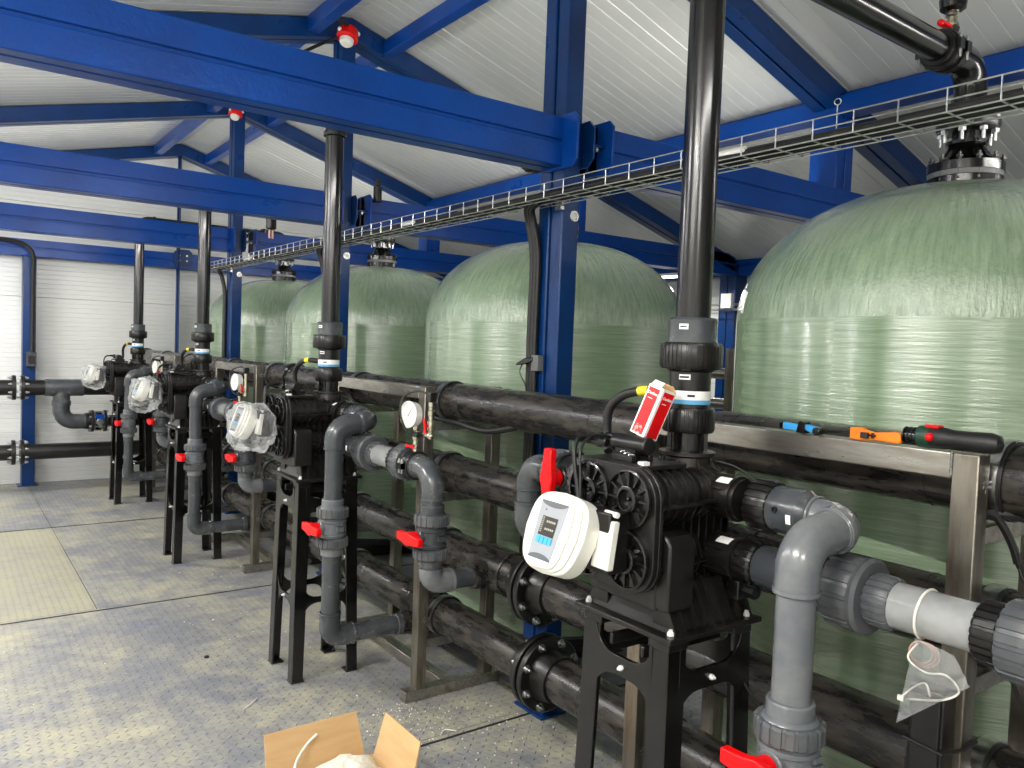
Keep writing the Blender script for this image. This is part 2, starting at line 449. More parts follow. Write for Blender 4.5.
def frames():
    for y in FY:
        d = .17
        yl = min(y+d, YE-.01)
        # column + king post
        if y > .5:
            t = thing('steel_column', COLUMN_LABEL[y], 'column', ((CX0+CX1)/2, y+.1, 0), 'blue steel columns along the tank row' )
            del t['group']
            w = .0 if y < 9 else .05
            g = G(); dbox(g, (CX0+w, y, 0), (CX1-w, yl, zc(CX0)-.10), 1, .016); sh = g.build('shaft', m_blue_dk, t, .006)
            g = G(); g.box((CX0-.02, y-.015, 0), (CX1+.03, min(yl+.02, YE-.005), .012)); g.build('foot_plate', m_blue_dk, t, .002)
            if y < 9:
                # inspection ring on the near face
                g = G(); g.lathe((CX1-.028, y+.001, 2.235), (0, -1, 0), [(0, .024), (.006, .024), (.006, .016), (.001, .016)], 20, cap=False); g.build('lifting_ring', m_zinc, t)
                g = G(); g.lathe((CX1-.028, y+.001, 2.235), (0, -1, 0), [(0, .016), (.002, .016), (.004, .01), (.004, 0)], 16); g.build('ring_plug', m_white, t)
                # bolted octagonal splice plates
                g = G(); g.box((CX1-.002, y-.05, 2.54), (CX1+.095, y+.10, 2.55)); g.build('gusset', m_blue_dk, t)
                for dx in (.03, .07): bolt((CX1+dx, y-.02, 2.54), (0, 0, -1), .012, parent=t)
                g = G(); g.prism(octo(.20), (CX1, y+.02, 2.545), (0, 1, 0), (0, 0, 1), (.010, 0, 0)); g.build('splice_plate', m_blue_dk, t, .002)
        # crossbeams left and right of the column
        if .5 < y < 9:
            for x0, x1, lab, mm in ((XL+.02, CX0-.002, BEAM_L[y], m_blue), (CX1+.095, XR-.2, BEAM_R[y], m_blue)):
                t = thing('crossbeam', lab, 'beam', ((x0+x1)/2, y+.1, BZ0))
                g = G(); dbox(g, (x0, y, BZ0), (x1, y+.062, BZ1), 2, .014); g.build('front_profile', mm, t, .005)
                g = G(); dbox(g, (x0, y+.072, BZ0), (x1, y+.15, BZ1), 2, .014); g.build('rear_profile', mm, t, .005)
                xe = x1 if x0 < 0 else x0
                s = -1 if x0 < 0 else 1
                g = G(); g.prism(octo(.23, .2), (xe-(.012 if s < 0 else 0), y+.02, 2.545), (0, 1, 0), (0, 0, 1), (.012, 0, 0)); g.build('end_plate', mm, t, .002)
        elif y > 9:
            t = thing('ring_beam', 'blue double beam fixed along the top of the white end wall', 'beam', (2.2, y+.1, BZ0))
            g = G(); dbox(g, (XL+.02, y+.05, BZ0-.02), (XR-.2, YE-.01, BZ1-.055), 2, .014); g.build('profile', m_blue, t, .005)
            g = G(); g.prism(octo(.2), (2.28, y+.03, 2.54), (1, 0, 0), (0, 0, 1), (0, .02, 0)); pl = g.build('splice_plate', m_blue_dk, t)
            for dx, dz in ((-.04, -.03), (.04, -.03), (-.04, .03), (.04, .03)): bolt((2.28+dx, y+.03, 2.54+dz), (0, -1, 0), parent=t)
        # rafters
        for sgn, xe, sl in ((-1, XL+.02, SLL), (1, XR-.05, SLR)):
            if y < .0 or (y < .5 and sgn < 0): continue
            side = 'left' if sgn < 0 else 'right'
            lab = {.3: 'blue sloping rafter nearest the viewer above the first tank', 2.7: 'blue sloping rafter over the first green tank, running down from top centre' if sgn > 0 else 'blue rafter sloping left above the huge front crossbeam',
                   5.1: 'blue sloping rafter right of the upper red siren' if sgn > 0 else 'blue rafter running left from the upper red siren',
                   7.5: 'blue sloping rafter right of the lower red siren' if sgn > 0 else 'blue rafter running left from the lower red siren',
                   9.68: 'small far blue rafter on the end gable, '+side+' of the ridge'}[y]
            a = V((RX, 0, RZ-.012)); b = V((xe, 0, zc(xe)-.012)); up = V((0, 0, .125))
            g = G()
            for q0, q1 in ((y, y+.078), (y+.092, yl)):
                g.add([(a.x, q0, a.z), (b.x, q0, b.z), (b.x, q0, b.z-.125), (a.x, q0, a.z-.125), (a.x, q1, a.z), (b.x, q1, b.z), (b.x, q1, b.z-.125), (a.x, q1, a.z-.125)],
                      [(0, 1, 2, 3), (7, 6, 5, 4), (0, 4, 5, 1), (1, 5, 6, 2), (2, 6, 7, 3), (3, 7, 4, 0)])
            g.add([(a.x, y+.08, a.z-.1), (b.x, y+.08, b.z-.1), (b.x, y+.12, b.z-.1), (a.x, y+.12, a.z-.1)], [(0, 1, 2, 3)])
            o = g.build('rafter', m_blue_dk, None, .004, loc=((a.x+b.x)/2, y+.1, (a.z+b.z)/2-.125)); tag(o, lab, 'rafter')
        # strut under the right purlin
        if .5 < y < 9:
            o = G(); dbox(o, (4.235, y+.01, BZ1), (4.40, y+.19, zc(4.3)-.13), 0, .012)
            o = o.build('roof_strut', m_blue, None, .004, loc=(4.3, y+.1, BZ1))
            tag(o, {2.7: 'short blue roof strut behind the cable tray, left of the nearest tank top', 5.1: 'short blue roof strut just right of the large blue column', 7.5: 'short far blue roof strut above the dip between second and third tanks'}[y], 'strut')
            # wall post
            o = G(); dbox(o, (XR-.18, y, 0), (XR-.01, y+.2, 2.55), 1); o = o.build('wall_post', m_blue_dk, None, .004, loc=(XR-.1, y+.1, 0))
            tag(o, {2.7: 'blue wall post on the right wall hidden behind the nearest tank', 5.1: 'blue wall post in the gap between the nearest riser pipe and the nearest tank', 7.5: 'farther blue wall post on the right wall'}[y], 'post')
    # purlins along the row
    for x, lab in ((1.98, 'blue purlin just left of the roof ridge'), (2.53, 'blue purlin just right of the roof ridge'), (4.32, 'blue purlin low on the right roof slope, over the tanks')):
        g = G(); z = zc(x)-.012
        if x > 4: g.box((x-.05, YB+.02, z-.13), (x+.05, YE-.01, z)); g.box((x-.1, YB+.02, z-.135), (x-.055, YE-.01, z-.03)) 
        else: g.box((x-.04, YB+.02, z-.10), (x+.04, YE-.01, z))
        o = g.build('purlin', m_blue, None, .004, loc=(x, 3, z-.13)); tag(o, lab, 'purlin')
    g = G(); dbox(g, (XR-.16, YB+.02, BZ0), (XR-.01, YE-.01, BZ1-.02), 2); o = g.build('eaves_beam', m_blue, None, .004, loc=(XR-.1, 3, BZ0)); tag(o, 'blue eaves beam along the top of the right wall behind the tanks', 'beam')
    # end wall post with cable hose
    t = thing('wall_post', 'blue post standing against the white end wall at the far left', 'post', (.765, 9.75, 0))
    g = G(); g.box((.705, 9.72, 0), (.825, 9.89, BZ0-.02)); g.build('shaft', m_blue_dk, t, .004)
    g = G(); g.box((.67, 9.70, 0), (.86, 9.89, .008)); g.build('foot_plate', m_blue_dk, t)
frames()
# hose and switch box on the end wall post
t = thing('cable_conduit', 'black conduit arching over and down the blue post at the far left', 'conduit', (.78, 9.68, 1.37))
g = G(); g.tube([(-.6, 9.60, 2.56), (.55, 9.60, 2.56)]+arc((.62, 9.62, 2.38), (0, 0, 1), (1, 0, 0), .17, 0, pi/2, 8)+[(.79, 9.66, 2.2), (.79, 9.68, 1.4)], .022, 10); g.build('hose', m_rubber, t)
t = thing('switch_box', 'small grey switch box on the far left blue post where the conduit ends', 'box', (.78, 9.68, 1.31))
g = G(); g.box((.735, 9.63, 1.27), (.825, 9.70, 1.42)); b = g.build('housing', m_dgrey, t, .005)
g = G(); g.box((.75, 9.62, 1.30), (.81, 9.632, 1.38)); g.build('rocker', m_black, t, .003)

# ------------------------------------------------------------------ tanks
TX, TR = 3.052, .783
def make_tank():
    t = thing('filter_tank', 'nearest and largest green fibreglass tank, filling the right of the view', 'tank', (TX, 1.43, 0))
    c = V((TX, 1.43, 0))
    g = G(); g.lathe(c, (0, 0, 1), [(.10, TR), (1.785, TR)], 96, cap=False); g.build('shell', m_shell, t)
    pr = [(1.785, TR+.001)]
    for i in range(1, 29):
        a = pi/2*i/28; pr.append((1.785+.50*sin(a), .13+(TR-.13)*cos(a)))
    g = G(); g.lathe(c, (0, 0, 1), pr, 96); g.build('dome', m_dome, t)
    g = G(); g.lathe(c, (0, 0, 1), [(0, .70), (.05, .74), (.10, TR+.012), (.14, TR+.012), (.15, TR)], 72); g.build('base_ring', m_dusty, t)
    return t
def make_tank_top():
    t = thing('tank_head_fitting', 'black flanged head fitting on top of the nearest tank', 'fitting', (TX, 1.43, 2.32))
    c = V((TX, 1.43, 0))
    g = G(); g.lathe(c, (0, 0, 1), [(2.275, .115), (2.285, .124), (2.325, .126), (2.328, .12)], 36); g.build('lower_flange', m_blackgl, t)
    g = G(); g.lathe(c, (0, 0, 1), [(2.328, .124), (2.346, .124)], 36); g.build('gasket', m_gaskgrey, t)
    g = G(); g.lathe(c, (0, 0, 1), [(2.346, .12), (2.346, .127), (2.378, .127), (2.384, .10), (2.40, .085), (2.445, .055), (2.45, .07), (2.462, .07), (2.462, .05), (2.50, .05)], 36)
    for k in range(10):
        a = 2*pi*k/10; u = V((cos(a), sin(a), 0)); g.prism([(0, 0), (.115, 0), (.09, .015), (.055, .07), (0, .07)], c+V((0, 0, 2.385))-u.cross(V((0, 0, 1)))*.004, u, (0, 0, 1), u.cross(V((0, 0, 1)))*.008)
    g.build('adapter', m_blackgl, t)
    for k in range(12):
        a = 2*pi*(k+.5)/12; p = c+V((cos(a)*.118, sin(a)*.118, 2.385)); g = G(); g.lathe(p, (0, 0, 1), [(0, .011), (.009, .011), (.009, .006), (.02, .006)], 6); g.lathe(p-V((0, 0, .075)), (0, 0, 1), [(0, .009), (.01, .009), (.01, .006), (.076, .006)], 8); g.build('flange_bolt', m_dusty, t)
    g = G(); g.lathe(c, (0, 0, 1), [(2.50, .10), (2.512, .105), (2.535, .105), (2.537, .06), (2.57, .055), (2.60, .055)], 32); g.build('upper_flange', m_black, t)
    for k in range(8):
        a = 2*pi*(k+.3)/8; p = c+V((cos(a)*.088, sin(a)*.088, 2.455)); g = G(); g.cyl(p, p+V((0, 0, .09)), .007, 8); g.lathe(p+V((0, 0, .03)), (0, 0, 1), [(0, .014), (.014, .014)], 6); g.lathe(p+V((0, 0, .085)), (0, 0, 1), [(0, .014), (.01, .014)], 6); g.build('stud_bolt', m_zinc, t)
    return t
def make_tank_pipe():
    z = 2.74; y = 1.43; x0 = 1.59
    t = thing('overhead_pipe', 'black overhead pipe crossing the upper right corner down to the nearest tank', 'pipe', (2.3, y, z))
    g = G(); g.elbow((x0, Y1, 2.645), (x0, Y1, z), (x0+.14, Y1, z), .05, .09, 28, sock=.006); g.build('elbow', m_blackgl, t)
    g = G(); g.cyl((x0+.13, Y1, z), (2.88, y, z), .047, 28); g.build('pipe', m_blackgl, t)
    g = G(); g.elbow((2.90, y, z), (TX, y, z), (TX, y, 2.60), .055, .09, 28, sock=.006); g.build('elbow', m_blackgl, t)
    g = G()
    g.bcyl((2.79, y, z), (2.90, y, z), .062, 28); g.bcyl((2.81, y, z), (2.83, y, z), .07, 28); g.bcyl((2.86, y, z), (2.88, y, z), .07, 28)
    for s in (-1, 1):
        for q in (2.80, 2.85): g.box((q, y+s*.055-.012, z-.018), (q+.03, y+s*.078+.0, z+.018))
    cl = g.build('saddle_clamp', m_black, t)
    for s in (-1, 1):
        for q in (2.815, 2.865): g = G(); g.cyl((q, y+s*.07, z-.045), (q, y+s*.07, z+.04), .006, 8); g.build('clamp_bolt', m_zinc, cl)
    v = thing('air_valve', 'black bulb air valve with brass neck on top of the overhead pipe', 'valve', (2.89, y, z+.055))
    g = G(); g.lathe((2.89, y, z+.04), (0, 0, 1), [(0, .024), (.035, .022), (.05, .026), (.06, .02), (.06, 0)], 20); g.build('stem', m_black, v)
    g = G(); g.lathe((2.89, y, z+.078), (0, 0, 1), [(0, .018), (.012, .022), (.03, .022), (.033, .017), (.05, .017), (.055, .022), (.07, .02), (.075, 0)], 20); g.build('brass_neck', m_brass, v)
    g = G(); g.lathe((2.89, y, z+.145), (0, 0, 1), [(0, .026), (.012, .042), (.045, .046), (.06, .036), (.075, .022), (.10, .018), (.12, .026), (.14, .02), (.145, 0)], 24); g.build('bulb', m_blackgl, v)
    g = G(); g.box((2.81, y-.012, z+.085), (2.875, y+.012, z+.095)); g.ball((2.81, y, z+.09), .012, 10); g.build('lever', m_red, v)
    return t, v

tank = make_tank(); top = make_tank_top(); pipe, av = make_tank_pipe()
TL = ['second green fibreglass tank, seen either side of the large blue column', 'third green fibreglass tank, partly behind the second tank', 'farthest green fibreglass tank, cut by the narrow blue column']
HL = ['black flanged head fitting on the second tank, hidden behind the large column', 'black flanged head fitting on top of the third tank under the cable tray', 'black flanged head fitting on top of the farthest tank']
PL = ['black overhead pipe to the second tank, behind the huge front crossbeam', 'black overhead pipe to the third tank, behind the second crossbeam', 'black overhead pipe to the farthest tank, behind the third crossbeam']
for k in (1, 2, 3):
    copy_tree(tank, (0, STEP*k, 0), TL[k-1]); copy_tree(top, (0, STEP*k, 0), HL[k-1]); copy_tree(pipe, (0, STEP*k, .018), PL[k-1])

# ------------------------------------------------------------------ station pieces (built at the first station, then copied)
ST = {}
RXP = 1.59   # riser axis
def Y(d): return Y1+d
def make_riser():
    t = thing('riser_pipe', 'thick black riser pipe with union nuts, nearest and tallest in the view', 'pipe', (RXP, Y1, 1.40))
    c = V((RXP, Y1, 0))
    g = G(); g.cyl(c+V((0, 0, 1.72)), c+V((0, 0, 2.66)), .045, 32); g.build('upper_pipe', m_blackgl, t)
    g = G(); g.lathe(c, (0, 0, 1), [(1.676, .060), (1.68, .063), (1.738, .063), (1.744, .058), (1.744, .04)], 36); s = g.build('socket', m_dgrey, t)
    g = G(); g.gear(c+V((0, 0, 1.612)), c+V((0, 0, 1.680)), .081, 40, .0015, .6); g.build('union_nut', m_black, t)
    g = G(); g.lathe(c, (0, 0, 1), [(1.50, .053), (1.604, .053), (1.612, .066), (1.62, .066)], 36); g.build('collar_pipe', m_black, t)
    g = G(); g.gear(c+V((0, 0, 1.448)), c+V((0, 0, 1.512)), .068, 40, .0015, .6); g.build('union_nut', m_black, t)
    g = G(); g.lathe(c, (0, 0, 1), [(1.395, .043), (1.45, .043)], 32)
    for k in range(8):
        a = 2*pi*k/8; u = V((cos(a), sin(a), 0)); g.prism([(.04, 0), (.052, 0), (.052, .05), (.04, .05)], c+V((0, 0, 1.397))-u.cross(V((0, 0, 1)))*.002, u, (0, 0, 1), u.cross(V((0, 0, 1)))*.004)
    g.build('lower_pipe', m_blackgl, t)
    def band(z0, z1, a0, a1, r, m, nm):
        g = G(); n = 14; vs = []
        for i in range(n+1):
            a = a0+(a1-a0)*i/n
            for z in (z0, z1): vs.append(c+V((cos(a)*r, sin(a)*r, z)))
        g.add(vs, [(2*i, 2*i+2, 2*i+3, 2*i+1) for i in range(n)]); return g.build(nm, m, t)
    band(1.522, 1.556, radians(150), radians(320), .0538, m_sticker, 'label_band')
    band(1.522, 1.533, radians(150), radians(320), .0542, m_bluesticker, 'label_stripe')
    band(1.541, 1.547, radians(216), radians(236), .0545, m_ink, 'label_print')
    band(1.713, 1.727, radians(190), radians(212), .0637, m_sticker, 'small_label')
    band(1.718, 1.722, radians(192), radians(208), .064, m_ink, 'small_label_print')
    band(1.585, 1.598, radians(190), radians(222), .0537, m_sticker, 'small_label')
    band(1.589, 1.594, radians(192), radians(218), .054, m_ink, 'small_label_print')
    # short black hose from the riser to the valve
    return t
def make_hose():
    g = G(); p = spline([(1.55, Y(.02), 1.546), (1.52, Y(.08), 1.550), (1.50, Y(.15), 1.534), (1.49, Y(.195), 1.49), (1.49, Y(.20), 1.42), (1.47, Y(.17), 1.38)], 8)
    t = thing('pressure_hose', 'short black curved hose with yellow sleeve beside the red carton', 'hose', (1.5, Y(.15), 1.36))
    g.tube(p, .0125, 12); g.build('hose', m_rubber, t)
    g = G(); g.tube(p[8:12], .0135, 12); g.build('sleeve', m_yellow, t)
    return t

def make_valve():
    t = thing('filter_valve', 'nearest black multi-port filter valve with round spoked caps', 'valve', (1.54, Y1, .97))
    # front plate
    o = []; r = .079
    for cx, cz, a0 in ((.07, 1.303, 0), (-.07, 1.303, 90), (-.07, 1.158, 180), (.07, 1.158, 270)):
        for i in range(9): a = radians(a0+90*i/8); o.append((cx+r*cos(a), cz+r*sin(a)))
    g = G(); g.prism(o, (1.325, Y1, 0), (0, 1, 0), (0, 0, 1), (.016, 0, 0))
    g.build('front_plate', m_black, t, .002)
    g = G()
    o2 = [((x)*1.01, 1.2305+(z-1.2305)*1.01) for x, z in o]; g.prism(o2, (1.341, Y1, 0), (0, 1, 0), (0, 0, 1), (.012, 0, 0)); g.build('plate_rim', m_dusty, t, .002)
    for sy in (-.07, .07):
        for z in (1.304, 1.160):
            g = G(); c = V((1.325, Y(sy), z))
            g.lathe(c, (-1, 0, 0), [(0, .070), (.012, .070), (.014, .066), (.004, .064), (.003, .034), (.018, .032), (.02, .028), (.02, .024), (.006, .022), (.006, 0)], 36)
            for k in range(12):
                a = 2*pi*k/12; u = V((0, cos(a), sin(a))); w = V((0, -sin(a), cos(a)))
                g.prism([(.03, -.0022), (.066, -.0022), (.066, .0022), (.03, .0022)], c, u, w, (-.012, 0, 0))
            g.ball(c+V((-.008, 0, 0)), .006, 8)
            g.build('spoked_cap', m_blackgl, t)
    # ribbed barrels
    for sy in (-.07, .07):
        for z, x1 in ((1.302, 1.60), (1.160, 1.52)):
            g = G(); c = V((1.35, Y(sy), z)); n = int((x1-1.35)/.031); pr = [(0, .070)]
            for i in range(n):
                a = .008+i*.031
                rr = .062 if a < .13 else .055
                pr += [(a, rr), (a+.021, rr), (a+.022, rr+.009), (a+.027, rr+.009), (a+.028, rr)]
            pr.append((x1-1.35, rr)); g.lathe(c, (1, 0, 0), pr, 36)
            # horizontal fin
            s = -1 if sy < 0 else 1
            if s < 0: g.box((1.35, Y(sy)-.084, z-.012), (1.35+.13, Y(sy)-.06, z-.007)); g.box((1.48, Y(sy)-.080, z-.010), (x1, Y(sy)-.05, z-.005))
            g.build('ribbed_barrel', m_dusty, t)
    # core body
    g = G(); g.box((1.36, Y(-.08), 1.06), (1.66, Y(.08), 1.31)); g.build('core', m_black, t, .01)
    g = G()
    for i in range(7):
        x = 1.47+i*.028; g.box((x, Y(-.105), 1.10), (x+.005, Y(.105), 1.29))
    g.build('web_fins', m_black, t)
    # lower housing box near side
    g = G(); o = [(-.125, 1.05), (-.168, 1.05), (-.168, 1.205), (-.155, 1.225), (-.125, 1.235)]
    g.prism(o, (1.36, Y1, 0), (0, 1, 0), (0, 0, 1), (.088, 0, 0)); g.box((1.36, Y(-.13), 1.045), (1.448, Y(.10), 1.22)); g.build('side_housing', m_black, t, .006)
    # base: tapered skirt with fins
    g = G(); a0, a1 = .10, .145
    zb, zt = .985, 1.085
    vs = [(1.44, Y(-.085), zt), (1.68, Y(-.085), zt), (1.68, Y(.085), zt), (1.44, Y(.085), zt), (1.40, Y(-.14), zb), (1.695, Y(-.14), zb), (1.695, Y(.14), zb), (1.40, Y(.14), zb)]
    g.add(vs, [(0, 1, 2, 3), (7, 6, 5, 4), (0, 4, 5, 1), (1, 5, 6, 2), (2, 6, 7, 3), (3, 7, 4, 0)]); g.build('base_skirt', m_black, t, .003)
    g = G()
    for i in range(9):
        x = 1.405+i*.035; 
        for s in (-1, 1): g.prism([(s*.08, 1.10), (s*.10, 1.10), (s*.158, .985), (s*.08, .985)], (x, Y1, 0), (0, 1, 0), (0, 0, 1), (.005, 0, 0))
    for i in range(7):
        y = -.13+i*.042; g.prism([(1.64, 1.08), (1.67, 1.08), (1.702, .985), (1.64, .985)], (0, Y(y), 0), (1, 0, 0), (0, 0, 1), (0, .005, 0))
    g.build('skirt_fins', m_dusty, t)
    g = G(); g.box((1.372, Y(-.17), .972), (1.712, Y(.17), .986)); g.build('base_flange', m_dusty, t, .003)
    for x, y in ((1.40, -.145), (1.68, -.145), (1.40, .145), (1.68, .145)): bolt((x, Y(y), .986), (0, 0, 1), .009, parent=t, m=m_sticker)
    # neck under the riser
    g = G(); c = V((RXP, Y1, 0)); g.lathe(c, (0, 0, 1), [(1.27, .074), (1.385, .062), (1.39, .073), (1.398, .073), (1.398, .045)], 36)
    for k in range(8):
        a = 2*pi*(k+.5)/8; u = V((cos(a), sin(a), 0)); g.prism([(.055, 1.385), (.062, 1.385), (.105, 1.32), (.105, 1.30), (.055, 1.30)], c-u.cross(V((0, 0, 1)))*.0025, u, (0, 0, 1), u.cross(V((0, 0, 1)))*.005)
    g.build('neck', m_dusty, t)
    # port stubs
    for x, z, s, L in ((1.59, 1.30, -1, .19), (1.60, 1.15, -1, .20), (1.56, 1.27, 1, .20)):
        g = G(); c = V((x, Y1, z)); g.lathe(c, (0, s, 0), [(.03, .048), (L-.02, .048), (L-.02, .056), (L-.012, .056), (L-.012, .05), (L, .05)], 32)
        for k in range(6):
            a = 2*pi*(k+.5)/6; u = V((cos(a), 0, sin(a))); g.prism([(.04, .1), (.056, .1), (.056, .155), (.04, .13)], c-u.cross(V((0, s, 0)))*.002, u, (0, s, 0), u.cross(V((0, s, 0)))*.004)
        st = g.build('port_stub', m_dusty, t)
        if s < 0:
            g = G(); n = 6; R = .0500
            vs = [];
            for i in range(n+1):
                a = radians(100+30*i/n)
                for q in (.125, .165): vs.append(c+V((cos(a)*R, -q, sin(a)*R)))
            g.add(vs, [(2*i, 2*i+1, 2*i+3, 2*i+2) for i in range(n)]); g.build('stub_label', m_sticker, st)
    # actuators and linkages on top
    g = G(); g.box((1.335, Y(-.09), 1.37), (1.49, Y(.12), 1.382))
    for i in range(6): g.box((1.36+i*.02, Y(-.03+.02*(i % 3)), 1.382), (1.375+i*.02, Y(.04+.02*(i % 3)), 1.398))
    g.build('top_manifold', m_black, t, .002)
    g = G(); g.bcyl((1.42, Y(-.03), 1.418), (1.42, Y(.09), 1.418), .023, 20); g.box((1.40, Y(.0), 1.38), (1.44, Y(.07), 1.41)); g.build('solenoid', m_black, t)
    g = G(); g.bcyl((1.40, Y(.10), 1.415), (1.40, Y(.155), 1.415), .012, 12); g.cyl((1.42, Y(.09), 1.43), (1.42, Y(.125), 1.43), .009, 12); g.cyl((1.40, Y(.13), 1.40), (1.40, Y(.13), 1.44), .009, 12); g.build('tube_fitting', m_black, t)
    for i in range(4):
        g = G(); g.torus((1.37+.015*i, Y(-.02+.03*i), 1.392), (1, 1, .4), .009, .0022, 14, 6); g.build('spring_clip', m_zinc, t)
    g = G(); g.tube(spline([(1.40, Y(.15), 1.42), (1.34, Y(.14), 1.425), (1.31, Y(.125), 1.39), (1.305, Y(.10), 1.30), (1.30, Y(.08), 1.24)], 6), .006, 8); g.build('control_tube', m_rubber, t)
    g = G(); g.tube(spline([(1.42, Y(.12), 1.43), (1.36, Y(.12), 1.43), (1.31, Y(.10), 1.40), (1.30, Y(.085), 1.33), (1.295, Y(.075), 1.25)], 6), .004, 8); g.build('control_tube', m_rubber, t)
    g = G(); g.tube(spline([(1.62, Y(-.03), 1.38), (1.66, Y(-.12), 1.36), (1.69, Y(-.2), 1.28), (1.68, Y(-.16), 1.2), (1.66, Y(-.1), 1.17)], 6), .003, 6); g.build('signal_wire', m_rubber, t)
    for yy in (-.045,): g = G(); g.box((1.352, Y(yy-.035), 1.382), (1.372, Y(yy-.015), 1.390)); g.build('white_clip', m_sticker, t)
    return t

def make_stand():
    t = thing('valve_stand', 'nearest black moulded stand carrying the large filter valve', 'stand', (1.54, Y1, 0))
    xs = (1.385, 1.70); ys = (-.155, .155)
    for x, sx in ((xs[0], 1), (xs[1], -1)):
        for y, sy in ((ys[0], 1), (ys[1], -1)):
            g = G(); w0, w1, th = .056, .064, .010
            b0 = V((x-sx*.012, Y(y-sy*.012), 0)); b1 = V((x+sx*.006, Y(y+sy*.006), .97))
            # L-shaped leg section, tapering upwards
            sec = [(0, 0), (1, 0), (1, .2), (.2, .2), (.2, 1), (0, 1)]
            vs = []
            for p, w in ((b0, w0), (b1*.5+b0*.5, w0+.004), (b1, w1)):
                for a, b in sec: vs.append(p+V((sx*a*w, sy*b*w, 0)))
            fs = []
            for i in range(2):
                for k in range(6):
                    k2 = (k+1) % 6; fs.append((i*6+k, i*6+k2, (i+1)*6+k2, (i+1)*6+k))
            fs += [(0, 1, 2, 3, 4, 5), (17, 16, 15, 14, 13, 12)]
            g.add(vs, fs); leg = g.build('leg', m_dusty if False else m_blackgl, t, .002)
            g = G(); g.box((min(b0.x, b0.x+sx*.058)-.002, min(b0.y, b0.y+sy*.058)-.002, 0), (max(b0.x, b0.x+sx*.058)+.002, max(b0.y, b0.y+sy*.058)+.002, .008)); g.build('foot_cap', m_black, leg, .002)
            g = G(); q = b1; g.box((min(q.x, q.x+sx*w1)-.002, min(q.y, q.y+sy*w1)-.002, .945), (max(q.x, q.x+sx*w1)+.002, max(q.y, q.y+sy*w1)+.002, .97)); g.build('top_cap', m_dusty, leg, .003)
    # side panels: braces with arched (rounded) openings
    def brace(o, u, nn, W, z0, z1, th):
        # bar with flared rounded ends: outline in (s,z)
        h = (z1-z0)/2; zm = (z0+z1)/2; pts = []; R = .07; n = 6
        def fl(s0, sg, top):
            out = []
            for i in range(n+1):
                a = pi/2*i/n; out.append((s0+sg*R*(1-sin(a)), zm+(1 if top else -1)*(h+R*(1-cos(a)))))
            return out
        pts += [(0, zm-h-R)] if False else []
        bl = fl(0, 1, False); br = fl(W, -1, False); tr = fl(W, -1, True); tl = fl(0, 1, True)
        pts = list(reversed(bl)) + [] 
        # order: bottom-left flare from (0, low) to bar, along bar to right flare, up, back
        low = [(0+R*(1-cos(pi/2*i/n)), zm-h-R*(1-sin(pi/2*i/n))) for i in range(n+1)]
        lowr = [(W-R*(1-cos(pi/2*i/n)), zm-h-R*(1-sin(pi/2*i/n))) for i in range(n+1)][::-1]
        up = [(x, 2*zm-z) for x, z in lowr][::-1]; upl = [(x, 2*zm-z) for x, z in low][::-1]
        g.prism(low+lowr+up+upl, o, u, (0, 0, 1), V(nn)*th)
    for zz0, zz1, nm in ((.835, .885, 'upper_brace'), (.375, .402, 'lower_brace')):
        for (o, u, nn, W) in (((1.43, Y(-.152), 0), (1, 0, 0), (0, 1, 0), .225), ((1.43, Y(.152), 0), (1, 0, 0), (0, -1, 0), .225),
                              ((1.388, Y(-.10), 0), (0, 1, 0), (1, 0, 0), .20), ((1.697, Y(-.10), 0), (0, 1, 0), (-1, 0, 0), .20)):
            g = G(); brace(o, u, nn, W, zz0, zz1, .012); br = g.build(nm, m_blackgl, t, .003)
            m = V(o)+V(u)*W*.5; bolt((m.x, m.y, (zz0+zz1)/2), -V(nn), .007, parent=br, m=m_sticker)
    # inner tie bars under the deck
    g = G()
    for y in (-.06, .05): g.box((1.40, Y(y), .90), (1.69, Y(y)+.012, .93))
    g.build('tie_bar', m_dusty, t, .003)
    return t

